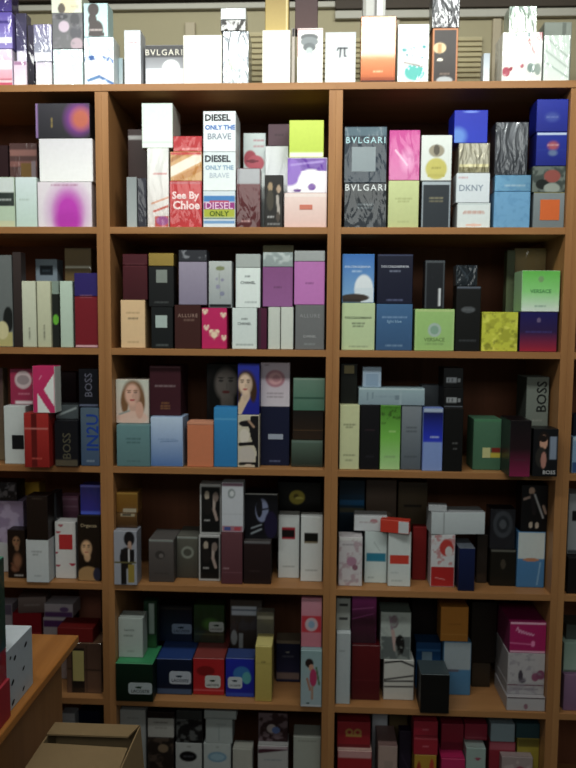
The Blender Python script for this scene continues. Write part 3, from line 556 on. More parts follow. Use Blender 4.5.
('white carton with silver lid and small dark wording, second bookcase second shelf', 'perfume boxes on the second shelf of the second bookcase', [0.3448, 0.4095, 0.012, 0.0605, 1.6084, 1.7477], 0, 'c e6f0ee;lid .75 b2bab8;w CHANEL .5 .47 .6 4a5458;x .48 .59 .25 5a6468;x .6 .1 .5 a8b4b4;m matt'),
('slim plum carton wedged beside white ones, second bookcase second shelf', 'perfume boxes on the second shelf of the second bookcase', [0.4042, 0.4271, 0.012, 0.042, 1.5004, 1.6083], 0, 'c 5c1c40;r 0 0 .3 1 48283c;m gloss'),
('slim white carton beside the plum one, second bookcase second shelf', 'perfume boxes on the second shelf of the second bookcase', [0.4305, 0.462, 0.012, 0.042, 1.5004, 1.6111], 0, 'c d2d8d0;m matt'),
('slim white carton beside a grey lettered one, second bookcase second shelf', 'perfume boxes on the second shelf of the second bookcase', [0.4638, 0.4966, 0.012, 0.042, 1.5004, 1.6113], 0, 'c d6dcd4;m matt'),
('violet carton with a crinkled silver lid, second bookcase second shelf', 'perfume boxes on the second shelf of the second bookcase', [0.4155, 0.4942, 0.012, 0.0711, 1.6115, 1.753], 0, 'c 9a5c98;g 8c5088 a468a4;lid .73 a8b4b4;n 5 5 .6 e0e8e6 .76;x .5 .36 .3 70406c;m gloss'),
('khaki carton peeping over the violet one, second bookcase second shelf', 'perfume boxes on the second shelf of the second bookcase', [0.4092, 0.4929, 0.09, 0.1528, 1.5004, 1.78], 0, 'c 8a8468;m matt'),
('mid-grey carton with pale capitals under a pink one, second bookcase second shelf', 'perfume boxes on the second shelf of the second bookcase', [0.5013, 0.5775, 0.012, 0.0692, 1.5004, 1.6169], 0, 'c 7c7e80;w ALLURE .5 .76 .7 a0a2a4 L;w CHANEL .5 .3 .44 c0c2c4;x .5 .12 .4 98a0a0;m gloss'),
('orchid pink carton with a silver-grey lid, second bookcase second shelf', 'perfume boxes on the second shelf of the second bookcase', [0.4976, 0.5773, 0.012, 0.0718, 1.6173, 1.7571], 0, 'c c87cc4;g c47cc0 cc80c8;lid .8 b4b8b8;x .5 .4 .3 8a4c88;m gloss'),
('pale green carton under a sky and rock print, third bookcase second shelf', 'perfume boxes on the second shelf of the third bookcase', [0.6225, 0.7087, 0.012, 0.0766, 1.5004, 1.6228], 0, 'c c6d8ac;w DOLCE&GABBANA .5 .69 .8 5c6a54;x .5 .57 .4 6a7860;x .5 .51 .35 6a7860;x .5 .07 .6 98a888;m matt'),
('sky blue carton with white rock and pier print, third bookcase second shelf', 'perfume boxes on the second shelf of the third bookcase', [0.6221, 0.7051, 0.012, 0.0743, 1.6232, 1.7485], 0, 'c 5a98d8;g 3a7cc8 88b8e0;e .68 .28 .3 .3 e6eef4;r .4 .0 1 .3 dce8f0;e .4 .1 .45 .08 4c4038;r 0 0 .6 .07 3c342e;w DOLCE&GABBANA .48 .74 .8 d4e4f4;x .45 .65 .35 c0d8f0;m gloss'),
('slate blue carton under a navy one, third bookcase second shelf', 'perfume boxes on the second shelf of the third bookcase', [0.7121, 0.8056, 0.012, 0.0821, 1.5004, 1.6208], 0, 'c 48709a;g 4c78a4 406690;x .5 .72 .7 8cacd0;w light_blue .5 .62 .4 9cc0e0;x .5 .1 .5 88a8c8;m matt'),
('navy carton with white capitals, third bookcase second shelf', 'perfume boxes on the second shelf of the third bookcase', [0.7124, 0.804, 0.012, 0.0807, 1.6212, 1.7488], 0, 'c 141a38;w DOLCE&GABBANA .5 .75 .78 d0d4e0;x .5 .66 .3 9098b0;x .5 .07 .5 7078a0;r 0 .97 1 1 485070;m gloss'),
('lime green carton with a round silver emblem, third bookcase second shelf', 'perfume boxes on the second shelf of the third bookcase', [0.8117, 0.9137, 0.012, 0.0885, 1.5004, 1.6086], 0, 'c a8d080;r 0 .95 1 1 c0d890;r 0 0 .04 1 b8d890;r .96 0 1 1 b8d890;e .5 .5 .17 .17 b4c8c0;e .5 .5 .11 .11 90b4a0;w VERSACE .5 .27 .52 789858;x .5 .16 .5 86a868;m gloss'),
('narrow black carton with a white upright strip, third bookcase second shelf', 'perfume boxes on the second shelf of the third bookcase', [0.8346, 0.8862, 0.012, 0.0507, 1.609, 1.7339], 0, 'c 1a1e26;r 0 0 .08 1 50565c;r .92 0 1 1 50565c;r .7 .05 .84 .42 d8dce0;r 0 .95 1 1 585e64;m wrap'),
('tall matt black carton, third bookcase second shelf', 'perfume boxes on the second shelf of the third bookcase', [0.9162, 0.9793, 0.012, 0.0593, 1.5004, 1.668], 0, 'c 181818;e .5 .64 .3 .05 585c60;x .5 .64 .5 707478;x .5 .16 .7 505458;r 0 .97 1 1 6a7280;m gloss'),
('small dark glassy carton on the tall black one, third bookcase second shelf', 'perfume boxes on the second shelf of the third bookcase', [0.9148, 0.9688, 0.014, 0.0545, 1.6684, 1.7216], 0, 'c 283038;s 48545c;l .1 1 .6 .3 .05 4c5864;l .9 1 .45 .35 .04 48545e;m crinkle'),
('bright yellow leopard-mottled carton, third bookcase second shelf', 'perfume boxes on the second shelf of the third bookcase', [0.9837, 1.0759, 0.012, 0.0812, 1.5004, 1.602], 0, 'c d2d636;n 11 7 .55 a4a420;n 4 6 .64 f0f060;n 23 7 .68 70701c;m gloss'),
('navy carton fading to red at its foot, third bookcase second shelf', 'perfume boxes on the second shelf of the third bookcase', [1.0806, 1.1761, 0.012, 0.0837, 1.5004, 1.6027], 0, 'c 301a50;g3 24206a 3a2458 b02440;e .5 .8 .06 .06 7a6a90;x .5 .5 .7 50488c;m gloss'),
('green carton fading to white downward, third bookcase second shelf', 'perfume boxes on the second shelf of the third bookcase', [1.082, 1.1783, 0.012, 0.0843, 1.6031, 1.7082], 0, 'c b4e0b0;g3 6ac850 96e088 e4f0e6;e .5 .8 .07 .08 88b078;w VERSACE .5 .5 .55 4c9058;x .5 .13 .3 90b0a0;m gloss'),
('tall gold wrapped carton behind the green and white one, third bookcase second shelf', 'perfume boxes on the second shelf of the third bookcase', [1.0949, 1.1816, 0.14, 0.2115, 1.5004, 1.7794], 0, 'c 9c8450;g a88e58 8c7444;m wrap'),
('slim olive green carton beside the gold one, third bookcase second shelf', 'perfume boxes on the second shelf of the third bookcase', [1.0681, 1.09, 0.11, 0.14, 1.5004, 1.7706], 0, 'c 5c6848;g 4c5438 7a8868;m gloss'),
('white carton with a black square label, first bookcase third shelf', 'perfume boxes on the third shelf of the first bookcase', [-0.2811, -0.2215, 0.0084, 0.1384, 1.1845, 1.3423], 0, 'c d4dcdc;p .36 .26 .9 .5 18181c;x .6 .38 .2 585860;m matt'),
('red carton with a darker vertical stripe, first bookcase third shelf', 'perfume boxes on the third shelf of the first bookcase', [-0.2088, -0.1427, -0.032, 0.058, 1.1845, 1.3294], 0, 'c b02820;g b8302a 981a14;r .28 0 .52 1 6c100c;r 0 .7 1 .73 d08078;x .5 .16 .4 d05c50;m gloss'),
('black carton with vertical gold lettering, under a grey one, first bookcase third shelf', 'perfume boxes on the third shelf of the first bookcase', [-0.1349, -0.0722, -0.0128, 0.0341, 1.1845, 1.308], 0, 'c 14141c;r 0 0 1 .14 605848;w BOSS .52 .45 .56 5c5848 v;m gloss'),
('shallow smoky grey wrapped carton, first bookcase third shelf', 'perfume boxes on the third shelf of the first bookcase', [-0.1415, -0.0809, 0.012, 0.072, 1.3084, 1.3464], 4.0, 'c 50585c;l 0 .2 .9 .8 .1 9aa4a6;m wrap'),
('grey-blue carton with vertical blue letters, first bookcase third shelf', 'perfume boxes on the third shelf of the first bookcase', [-0.0686, -0.0184, -0.0009, 0.0411, 1.1845, 1.3407], 0, 'c 52687e;r 0 .95 1 1 d8e4ec;w IN2U .64 .58 .62 1c48a4 v;g 5e7284 486080;x .5 .08 .5 a0b0c0;m wrap'),
('deep pink carton with a white oval, first bookcase third shelf', 'perfume boxes on the third shelf of the first bookcase', [-0.2757, -0.2126, 0.04, 0.0873, 1.3427, 1.4399], 0, 'c b02858;r 0 .9 1 1 8a1c48;e .58 .7 .38 .26 d8c4c8;e .58 .7 .28 .14 a8989c;r .2 0 1 .1 e8d8dc;x .6 .3 .5 e090a8;m wrap'),
('pink and white carton with a giant letter K, first bookcase third shelf', 'perfume boxes on the third shelf of the first bookcase', [-0.1825, -0.1235, -0.033, 0.0113, 1.3298, 1.4531], 0, 'c d02c70;s c8ccc8;poly .5 .5 1 .86 1 .12 e8ecea;poly .2 .42 .2 0 .78 0 e8ecea;l .3 .72 .4 .8 .05 e890b0;m gloss'),
('near-black carton with vertical grey lettering above a blue one, first bookcase third shelf', 'perfume boxes on the third shelf of the first bookcase', [-0.0791, -0.0255, 0.02, 0.0602, 1.3411, 1.4431], 0, 'c 12121c;w BOSS .5 .58 .62 686878 v;r 0 0 1 .06 6a7088;m gloss'),
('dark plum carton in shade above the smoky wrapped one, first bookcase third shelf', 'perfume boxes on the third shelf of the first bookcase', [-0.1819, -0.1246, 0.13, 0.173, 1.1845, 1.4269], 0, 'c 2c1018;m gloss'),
('beige carton at the shelf end beside the white one, first bookcase third shelf', 'perfume boxes on the third shelf of the first bookcase', [-0.3398, -0.3039, 0.0586, 0.0886, 1.1845, 1.4408], 0, 'c 6a5a44;g 5a3c44 8a7a5c;m gloss'),
("greyish teal carton below a woman's portrait, second bookcase third shelf", 'perfume boxes on the third shelf of the second bookcase', [0.0275, 0.1171, 0.0019, 0.069, 1.1845, 1.2964], 0, 'c 6c9498;g 749ca0 64888c;x .5 .67 .5 486c70;x .5 .58 .4 486c70;x .5 .12 .4 58787c;m matt'),
('pale carton with a portrait of a smiling woman, second bookcase third shelf', 'perfume boxes on the third shelf of the second bookcase', [0.0184, 0.1085, 0.03, 0.0989, 1.2968, 1.4155], 0, 'c d8cec0;g cfd4c8 e4cfc4;face .5 .66 .32 e8bca8 8a6440;e .5 .12 .48 .16 e8c4b4;e .72 .3 .12 .2 e0b09c;l .1 .2 .4 .28 .05 a0a8a4;m gloss'),
('pale blue carton deepening to blue below, second bookcase third shelf', 'perfume boxes on the third shelf of the second bookcase', [0.1175, 0.2043, 0.0093, 0.0893, 1.1845, 1.318], 0, 'c b0c8e8;g c8dcf4 5c84c0;x .5 .55 .6 88a4cc;l .3 .5 .85 .52 .02 6080b0;m gloss'),
('plum carton with small gold crest, second bookcase third shelf', 'perfume boxes on the third shelf of the second bookcase', [0.1096, 0.1944, 0.035, 0.135, 1.3184, 1.4524], 0, 'c 481c28;x .5 .6 .66 a08c90;x .5 .25 .26 94683c;x .5 .19 .34 94683c;x .5 .14 .3 94683c;r 0 .98 1 1 745058;s 3a161e;m matt'),
('plain salmon orange carton, second bookcase third shelf', 'perfume boxes on the third shelf of the second bookcase', [0.2156, 0.286, 0.0101, 0.0629, 1.1845, 1.3057], 0, 'c d4845c;lid .94 d89878;m matt'),
('plain bright blue carton, second bookcase third shelf', 'perfume boxes on the third shelf of the second bookcase', [0.2863, 0.3495, 0.0157, 0.0631, 1.1845, 1.3448], 0, 'c 2c90cc;g 3898d0 2484c0;r 0 .8 1 .82 60b0dc;m matt'),
('dark carton with a sultry close-up face, second bookcase third shelf', 'perfume boxes on the third shelf of the second bookcase', [0.2435, 0.3337, 0.16, 0.2276, 1.1845, 1.4525], 0, 'c 2a2422;g 2a2422 30282c;face .62 .79 .5 b4a8a0 14100e;m gloss'),
('cream and black carton with a bow print, second bookcase third shelf', 'perfume boxes on the third shelf of the second bookcase', [0.3505, 0.4085, 0.0142, 0.0577, 1.1845, 1.3257], 0, 'c d0c8b4;poly .62 1 1 1 1 0 .8 0 .9 .3 .62 .55 .5 .8 1c1a1e;e .4 .84 .36 .06 201c20;l .5 .9 .75 .78 .1 b89880;e .3 .6 .24 .14 dcd4c8;l .1 .44 .8 .46 .16 1a1618;e .42 .22 .4 .18 ccc4bc;l .1 .06 .8 .07 .14 201a1c;e .5 .03 .2 .03 d0c0b0;m gloss'),
("blue carton with a woman's face in profile, second bookcase third shelf", 'perfume boxes on the third shelf of the second bookcase', [0.3496, 0.4074, 0.02, 0.0634, 1.3261, 1.4622], 0, 'c 2430a0;g 2c38a8 20289a;l .0 .05 .3 .3 .4 dcc4a8;face .34 .6 .46 e4c8b0 4a3018;m gloss'),
('navy carton with a short silver label, second bookcase third shelf', 'perfume boxes on the third shelf of the second bookcase', [0.4091, 0.4869, 0.0467, 0.105, 1.1845, 1.3442], 0, 'c 1a2040;p .26 .45 .78 .54 a8b0c0;x .52 .5 .3 606880;x .5 .07 .4 7078a0;m matt'),
('pinkish white carton with a blush flower, second bookcase third shelf', 'perfume boxes on the third shelf of the second bookcase', [0.4083, 0.487, 0.0487, 0.1077, 1.3446, 1.4641], 0, 'c c8bcc4;g c8b8c4 d4ccd4;e .5 .64 .34 .2 b88490;e .5 .64 .24 .14 d4a4a8;e .54 .64 .14 .08 c08c94;x .5 .3 .6 9a8c94;x .5 .22 .6 9a8c94;x .2 .95 .2 8a7c84;m gloss'),
('dark green-grey metallic carton at the stack foot, second bookcase third shelf', 'perfume boxes on the third shelf of the second bookcase', [0.4926, 0.5777, 0.0338, 0.0976, 1.1845, 1.2578], 0, 'c 545c4c;g 7c9484 3c4438;r 0 .92 1 1 8ca498;m foil'),
('dark bronze carton between two greenish ones, second bookcase third shelf', 'perfume boxes on the third shelf of the second bookcase', [0.496, 0.5782, 0.0358, 0.0975, 1.2582, 1.3358], 0, 'c 34281e;g 2c2420 4c3420;r 0 .3 1 .35 6c5030;m foil'),
('pale green metallic carton topping the bronze one, second bookcase third shelf', 'perfume boxes on the third shelf of the second bookcase', [0.4965, 0.5812, 0.0378, 0.1013, 1.3362, 1.4242], 0, 'c 80ac94;g 90b4a0 6ca088;r 0 .36 1 .42 4c7c68;r 0 .96 1 1 b8ccbc;m foil'),
('narrow cream-green carton beside a black one, third bookcase third shelf', 'perfume boxes on the third shelf of the third bookcase', [0.6213, 0.6731, 0.0104, 0.1104, 1.1845, 1.3563], 0, 'c d0d4a8;x .5 .7 .7 7c8060;x .5 .66 .4 7c8060;x .5 .22 .7 8c906c;x .5 .14 .4 8c906c;m matt'),
('narrow black carton beneath the long silver-blue one, third bookcase third shelf', 'perfume boxes on the third shelf of the third bookcase', [0.6755, 0.726, 0.0149, 0.0527, 1.1845, 1.3551], 0, 'c 17151a;x .5 .62 .6 402c34;x .5 .2 .5 34323a;m gloss'),
('narrow green carton with dark leaf print, third bookcase third shelf', 'perfume boxes on the third shelf of the third bookcase', [0.7282, 0.7811, 0.0155, 0.0552, 1.1845, 1.3558], 0, 'c 80c058;g3 4c8c20 80c850 b4dc9c;n 8 6 .6 2c3c10 .7;x .6 .6 .4 b8e090;x .5 .2 .6 88a878;m gloss'),
('narrow plain grey carton beside a blue one, third bookcase third shelf', 'perfume boxes on the third shelf of the third bookcase', [0.7838, 0.8367, 0.0201, 0.0598, 1.1845, 1.3559], 0, 'c 76808a;g 8c949c 606a74;x .5 .66 .6 505860;x .5 .6 .6 505860;x .5 .2 .7 50585f;m matt'),
('narrow deep blue carton with a pale blue base, third bookcase third shelf', 'perfume boxes on the third shelf of the third bookcase', [0.8386, 0.8911, 0.0092, 0.0486, 1.1845, 1.3513], 0, 'c 8098d8;g3 10143c 2c40d0 a0b4e0;r 0 0 1 .46 8ca4dc;r 0 .94 1 1 b0c0d8;x .6 .54 .5 d0dcf4;m gloss'),
('narrow black carton beside the deep blue one, third bookcase third shelf', 'perfume boxes on the third shelf of the third bookcase', [0.8929, 0.9426, 0.0073, 0.0446, 1.1845, 1.3509], 0, 'c 12100f;x .6 .45 .3 6c6c6c;x .6 .36 .2 6c6c6c;m gloss'),
('long silver-blue carton lying across four narrow ones, third bookcase third shelf', 'perfume boxes on the third shelf of the third bookcase', [0.67, 0.8429, 0.0175, 0.0875, 1.3562, 1.4018], 0, 'c 9cb4bc;g a4bcc4 94a8b4;r .12 .25 .14 .75 8094a0;r .2 .35 .22 .75 8094a0;x .45 .5 .4 90a4b0;r .55 .3 .62 .6 8094a0;r .62 0 .65 1 a8bcc4;r 0 .93 1 1 c4d4d8;m gloss'),
('small pale blue carton lying on the long silver-blue one, third bookcase third shelf', 'perfume boxes on the third shelf of the third bookcase', [0.6804, 0.7296, 0.03, 0.0669, 1.4022, 1.4557], 0, 'c a8bcd0;p .18 .1 .82 .66 94acc4;x .42 .42 .36 3c5068;x .42 .32 .36 3c5068;m gloss'),
('black carton with a gold label, third bookcase third shelf', 'perfume boxes on the third shelf of the third bookcase', [0.6229, 0.6672, 0.04, 0.0733, 1.3567, 1.4639], 0, 'c 1a1c16;p .2 .75 .8 .95 94875c;m gloss'),
('grey carton behind the deep blue one, third bookcase third shelf', 'perfume boxes on the third shelf of the third bookcase', [0.8503, 0.9063, 0.13, 0.172, 1.1845, 1.4016], 0, 'c 78808a;g 808890 6c747e;m matt'),
('small black carton with a brighter pale emblem, lower of pair, third bookcase third shelf', 'perfume boxes on the third shelf of the third bookcase', [0.8923, 0.9434, 0.02, 0.1, 1.3513, 1.4035], 0, 'c 121214;r .12 .25 .66 .52 9ca0a4;r .22 .3 .26 .48 40444a;r .4 .3 .46 .48 50545a;r .74 .28 .86 .48 8c9094;r 0 0 1 .08 686c74;m gloss'),
('small black carton with a dimmer pale emblem, upper of pair, third bookcase third shelf', 'perfume boxes on the third shelf of the third bookcase', [0.8909, 0.9419, 0.02, 0.1, 1.4039, 1.4559], 0, 'c 101012;r .12 .25 .66 .52 80848a;r .22 .3 .26 .48 40444a;r .4 .3 .46 .48 50545a;r .74 .28 .86 .48 74787c;m gloss'),
('green carton with a yellow and red sticker, third bookcase third shelf', 'perfume boxes on the third shelf of the third bookcase', [0.9756, 1.0489, 0.0341, 0.1141, 1.1845, 1.321], 0, 'c 507c60;g 548064 4a745a;r 0 .96 1 1 508c64;p .34 .24 .62 .44 c8c890;r .62 .24 1 .34 c8b838;r .66 .34 1 .44 8c2c20;m matt'),
('black carton reddening to magenta below, third bookcase third shelf', 'perfume boxes on the third shelf of the third bookcase', [1.0492, 1.102, -0.0467, 0.0533, 1.1845, 1.3289], 0, 'c 1c1014;g3 140c10 281018 8c1c50;s 2c3430;x .5 .3 .6 5c2c40;m gloss'),
('black carton with a photographed woman in dark jacket, third bookcase third shelf', 'perfume boxes on the third shelf of the third bookcase', [1.1104, 1.1734, -0.0355, 0.0245, 1.1845, 1.3066], 0, 'c 141418;e .42 .78 .22 .18 241814;e .42 .72 .16 .16 d0a088;e .4 .8 .17 .07 241814;e .34 .4 .24 .22 34302c;e .44 .34 .12 .18 b88478;r .68 .36 .96 .85 8c98ac;r .3 .0 1 .1 141418;w BOSS .68 .09 .5 c8c8cc;m gloss'),
('tall grey carton with vertical black letters, third bookcase third shelf', 'perfume boxes on the third shelf of the third bookcase', [1.1168, 1.1764, 0.0584, 0.1484, 1.1845, 1.432], 0, 'c 7c847c;g 808880 787e76;w BOSS .68 .79 .33 242826 v;s 424842;x .5 .53 .5 9a9c94;m matt'),
('lilac carton with white patches, first bookcase fourth shelf', 'perfume boxes on the fourth shelf of the first bookcase', [-0.3546, -0.2604, 0.0686, 0.1392, 0.8614, 1.0662], 0, 'c 9c8cac;r 0 0 1 .42 c8ccd0;n 5 4 .58 c8bcd8;m gloss'),
('black carton with pale scribbled pattern, first bookcase fourth shelf', 'perfume boxes on the fourth shelf of the first bookcase', [-0.3519, -0.2782, 0.0706, 0.1259, 1.0666, 1.1198], 0, 'c 1a161c;n 9 7 .6 8c8890;m gloss'),
('white carton with a mustard yellow top, first bookcase fourth shelf', 'perfume boxes on the fourth shelf of the first bookcase', [-0.3215, -0.2558, 0.17, 0.2192, 0.8614, 1.0977], 0, 'c c8ccc4;lid .81 d0a418;m matt'),
('dark carton with a bare-shouldered woman, first bookcase fourth shelf', 'perfume boxes on the fourth shelf of the first bookcase', [-0.2879, -0.238, 0.0247, 0.0621, 0.8614, 0.9971], 0, 'c 1c100c;face .5 .76 .3 a07858 140c08;e .55 .36 .32 .2 94684c s;e .4 .2 .3 .1 8c6048 s;l .2 .3 .6 .16 .1 7c5038;x .6 .05 .5 d0d0d0;m gloss'),
('white carton below a dark brown one, first bookcase fourth shelf', 'perfume boxes on the fourth shelf of the first bookcase', [-0.2235, -0.1608, -0.0044, 0.044, 0.8614, 0.9797], 0, 'c ccd4d8;x .45 .73 .5 90989c;x .4 .66 .3 90989c;x .5 .15 .35 a0a8ac;m matt'),
('dark brown carton on the white one, first bookcase fourth shelf', 'perfume boxes on the fourth shelf of the first bookcase', [-0.2188, -0.1606, -0.0054, 0.044, 0.9801, 1.1011], 0, 'c 1c100c;g 24160f 160c08;x .5 .95 .5 4c4038;m gloss'),
('narrow dark carton with a white edge, first bookcase fourth shelf', 'perfume boxes on the fourth shelf of the first bookcase', [-0.1769, -0.1568, 0.045, 0.095, 0.8614, 1.0975], 0, 'c 2c2e34;r .5 .0 .85 1 a0a4a8;r .5 .45 .85 .55 50565c;m wrap'),
('white carton with a red square and lip prints, first bookcase fourth shelf', 'perfume boxes on the fourth shelf of the first bookcase', [-0.1564, -0.0983, 0.0299, 0.0734, 0.8614, 1.0209], 0, 'c d8d8d8;p .2 .52 .84 .78 c02c30;x .52 .66 .4 e0a0a0;lips .15 .82 .16 b83048;lips .28 .94 .16 a83048;lips .84 .25 .2 b82848;lips .12 .22 .16 b02848;lips .05 .45 .12 b02848;m gloss'),
('mauve pink carton behind the lip-print one, first bookcase fourth shelf', 'perfume boxes on the fourth shelf of the first bookcase', [-0.1876, -0.1319, 0.15, 0.1918, 0.8614, 1.0631], 0, 'c a8708c;r 0 0 1 .78 94607c;r 0 .95 1 .97 c498b0;r 0 .84 1 .86 c498b0;m gloss'),
("dark carton with a serene woman's face, first bookcase fourth shelf", 'perfume boxes on the fourth shelf of the first bookcase', [-0.0881, -0.0253, 0.0157, 0.0629, 0.8614, 1.0445], 0, 'c 1c140c;face .38 .5 .34 dcb48c 241810;e .45 .08 .5 .14 b49060;e .85 .1 .18 .1 343850;w Organza .5 .84 .72 b4a484;m gloss'),
('deep blue wrapped carton with a bright lower edge, first bookcase fourth shelf', 'perfume boxes on the fourth shelf of the first bookcase', [-0.0804, -0.0233, 0.02, 0.0628, 1.0449, 1.1278], 0, 'c 28287c;g 242260 2c30a0;r 0 0 1 .12 4c68d8;r 0 .94 1 1 5c5ca0;m wrap'),
('pale grey carton with a man in a dark suit, second bookcase fourth shelf', 'perfume boxes on the fourth shelf of the second bookcase', [0.0184, 0.0812, -0.0067, 0.0407, 0.8614, 1.0105], 0, 'c a4a8b4;e .68 .86 .24 .14 1c1c22;e .7 .72 .1 .1 b89888;r .3 .42 .9 .66 18181c;e .55 .5 .3 .2 18181c;l .66 .66 .66 .42 .08 c8c8cc;r 0 .4 1 .43 6c6840;r .3 0 .55 .38 18181c;r .62 .04 .9 .38 a08c38;m gloss'),
('small bronze carton with a pale label, second bookcase fourth shelf', 'perfume boxes on the fourth shelf of the second bookcase', [0.0184, 0.0764, 0.02, 0.0679, 1.0109, 1.0522], 0, 'c 6c4a20;g 94703c 5c3c18;r .2 .8 .9 1 d0c8a8;r .3 .86 .7 .94 44403c;m foil'),
('gold carton topping the bronze one, second bookcase fourth shelf', 'perfume boxes on the fourth shelf of the second bookcase', [0.0184, 0.0783, 0.02, 0.0688, 1.0526, 1.1089], 0, 'c a87c28;g b48830 9c7024;r 0 .94 1 1 d8b458;r .3 0 .95 .2 d8d0b4;m foil'),
('dark grey carton with an embossed monogram, second bookcase fourth shelf', 'perfume boxes on the fourth shelf of the second bookcase', [0.1061, 0.1755, 0.0213, 0.1213, 0.8614, 0.9803], 0, 'c 5c5654;g 686260 504a48;t 6c6866;r 0 .96 1 1 98a09c;e .45 .64 .2 .1 44403e;e .5 .62 .1 .05 787270;x .5 .2 .6 48423f;m gloss'),
('olive-grey carton with a silver double-letter emblem, second bookcase fourth shelf', 'perfume boxes on the fourth shelf of the second bookcase', [0.176, 0.2367, 0.0559, 0.1559, 0.8614, 0.9794], 0, 'c 6c6c62;g 6c6c62 4c4840;t 74746c;r 0 .96 1 1 a0a8a4;e .5 .62 .3 .15 90968c;e .5 .62 .2 .09 58584f;m gloss'),
('white-framed black carton with a couple, lower of two, second bookcase fourth shelf', 'perfume boxes on the fourth shelf of the second bookcase', [0.2407, 0.3007, 0.0374, 0.0823, 0.8614, 0.9907], 0, 'c bcbcbc;r .07 .04 .96 .95 141414;e .33 .78 .12 .09 b0a494;e .35 .55 .2 .16 24201f;l .7 .8 .66 .5 .14 b4a49c;e .75 .75 .13 .1 8c7c74;l .66 .5 .8 .3 .14 b09c94;x .35 .28 .3 c8c8c8;m gloss'),
('white-framed black carton with a couple, upper of two, second bookcase fourth shelf', 'perfume boxes on the fourth shelf of the second bookcase', [0.2436, 0.3032, 0.0394, 0.0841, 0.9911, 1.132], 0, 'c bcbcbc;r .07 .04 .96 .95 161616;e .33 .78 .12 .09 b0a494;e .35 .55 .2 .16 24201f;l .7 .8 .66 .5 .14 b4a49c;e .75 .75 .13 .1 8c7c74;l .66 .5 .8 .3 .14 b09c94;x .35 .28 .3 c8c8c8;m gloss'),
('dusty mauve carton under a white one, second bookcase fourth shelf', 'perfume boxes on the fourth shelf of the second bookcase', [0.3054, 0.3632, 0.0193, 0.0627, 0.8614, 1.0045], 0, 'c 6c4048;g 744850 643840;x .2 .3 .3 b09098;r 0 .22 1 .23 8c606c;m matt'),
('white carton with a grey swirl and coloured foot, second bookcase fourth shelf', 'perfume boxes on the fourth shelf of the second bookcase', [0.3065, 0.3654, 0.0213, 0.0654, 1.0049, 1.1414], 0, 'c ccd0d8;r 0 .93 1 1 9c7c90;e .45 .78 .18 .1 98a0a4;e .47 .78 .1 .06 d4d8dc;r 0 .0 1 .12 b08090;r .1 .03 .4 .1 5060a0;r .6 .03 .9 .1 c0505c;r 0 .36 1 .37 a0a4ac;m gloss'),
("dark brown-black carton below a man's face, second bookcase fourth shelf", 'perfume boxes on the fourth shelf of the second bookcase', [0.3662, 0.4403, 0.0239, 0.1139, 0.8614, 0.9797], 0, 'c 2c1c1c;g 342222 281818;t 4c4848;r 0 .96 1 1 78787c;x .4 .3 .4 443434;m gloss'),
("black carton with a man's face in shadow, second bookcase fourth shelf", 'perfume boxes on the fourth shelf of the second bookcase', [0.3658, 0.457, 0.05, 0.11, 0.9801, 1.1071], 0, 'c 14121a;e .52 .62 .2 .26 8890b0;e .44 .68 .1 .22 1a1820;l .38 .62 .7 .66 .05 20202c;e .8 .3 .2 .3 241c40;l .2 .1 .5 .2 .06 9098a0;l .2 .22 .5 .3 .05 9098a0;r 0 .97 1 1 c0c0bc;m gloss'),
('white carton with a red-edged black label, second bookcase fourth shelf', 'perfume boxes on the fourth shelf of the second bookcase', [0.4574, 0.5159, 0.0745, 0.1184, 0.8614, 1.0406], 0, 'c d4d8d8;r .14 .62 .8 .81 b02838;r .16 .65 .78 .77 1c1214;x .5 .18 .6 a0a4a4;m matt'),
('white carton with a plain black label, second bookcase fourth shelf', 'perfume boxes on the fourth shelf of the second bookcase', [0.5201, 0.5796, 0.0521, 0.0967, 0.8614, 1.0439], 0, 'c d8dcdc;r .14 .6 .8 .75 16160f;r .16 .59 .78 .62 887c64;x .5 .17 .6 a0a4a4;m matt'),
('wide black carton with a round yellow emblem, second bookcase fourth shelf', 'perfume boxes on the fourth shelf of the second bookcase', [0.4499, 0.5752, 0.14, 0.22, 0.8614, 1.1189], 0, 'c 161210;e .45 .83 .18 .08 b0a030;e .43 .84 .06 .03 6c5c18;e .5 .82 .1 .015 d8cc60;m gloss'),
('white carton with a mauve blossom sketch, third bookcase fourth shelf', 'perfume boxes on the fourth shelf of the third bookcase', [0.6238, 0.6876, 0.0259, 0.0738, 0.8614, 0.9971], 0, 'c d0ccd0;r 0 .94 1 1 e0e0e0;n 6 5 .64 b08898;e .55 .5 .22 .1 b488a0;e .7 .38 .12 .06 98687c;x .4 .85 .5 9c94a0;x .5 .1 .6 b0a8b0;m gloss'),
('white carton with a teal band, third bookcase fourth shelf', 'perfume boxes on the fourth shelf of the third bookcase', [0.6955, 0.7559, 0.053, 0.0983, 0.8614, 1.0055], 0, 'c d0dcdc;r .06 .42 .96 .58 2888a4;l .4 .8 .7 .62 .02 90a0a0;x .3 .1 .3 a0b0b0;m matt'),
('white carton with an orange-red band, third bookcase fourth shelf', 'perfume boxes on the fourth shelf of the third bookcase', [0.7572, 0.8181, 0.031, 0.0766, 0.8614, 1.0107], 0, 'c d4dcdc;r .05 .42 .92 .58 d0402c;x .3 .25 .4 b8c4c4;x .4 .1 .5 a8b4b4;m matt'),
('white carton lying across the banded ones, third bookcase fourth shelf', 'perfume boxes on the fourth shelf of the third bookcase', [0.6668, 0.7568, 0.053, 0.113, 1.0059, 1.047], -3.0, 'c d4d8dc;e .6 .7 .12 .15 c09098;x .4 .6 .5 b8b0b4;m matt'),
('small red carton with a white end, lying askew, third bookcase fourth shelf', 'perfume boxes on the fourth shelf of the third bookcase', [0.7371, 0.8147, 0.021, 0.052, 1.0111, 1.0463], -14.0, 'c d03c24;r .62 0 1 1 ccd0d4;r 0 .94 .62 1 d86850;m gloss'),
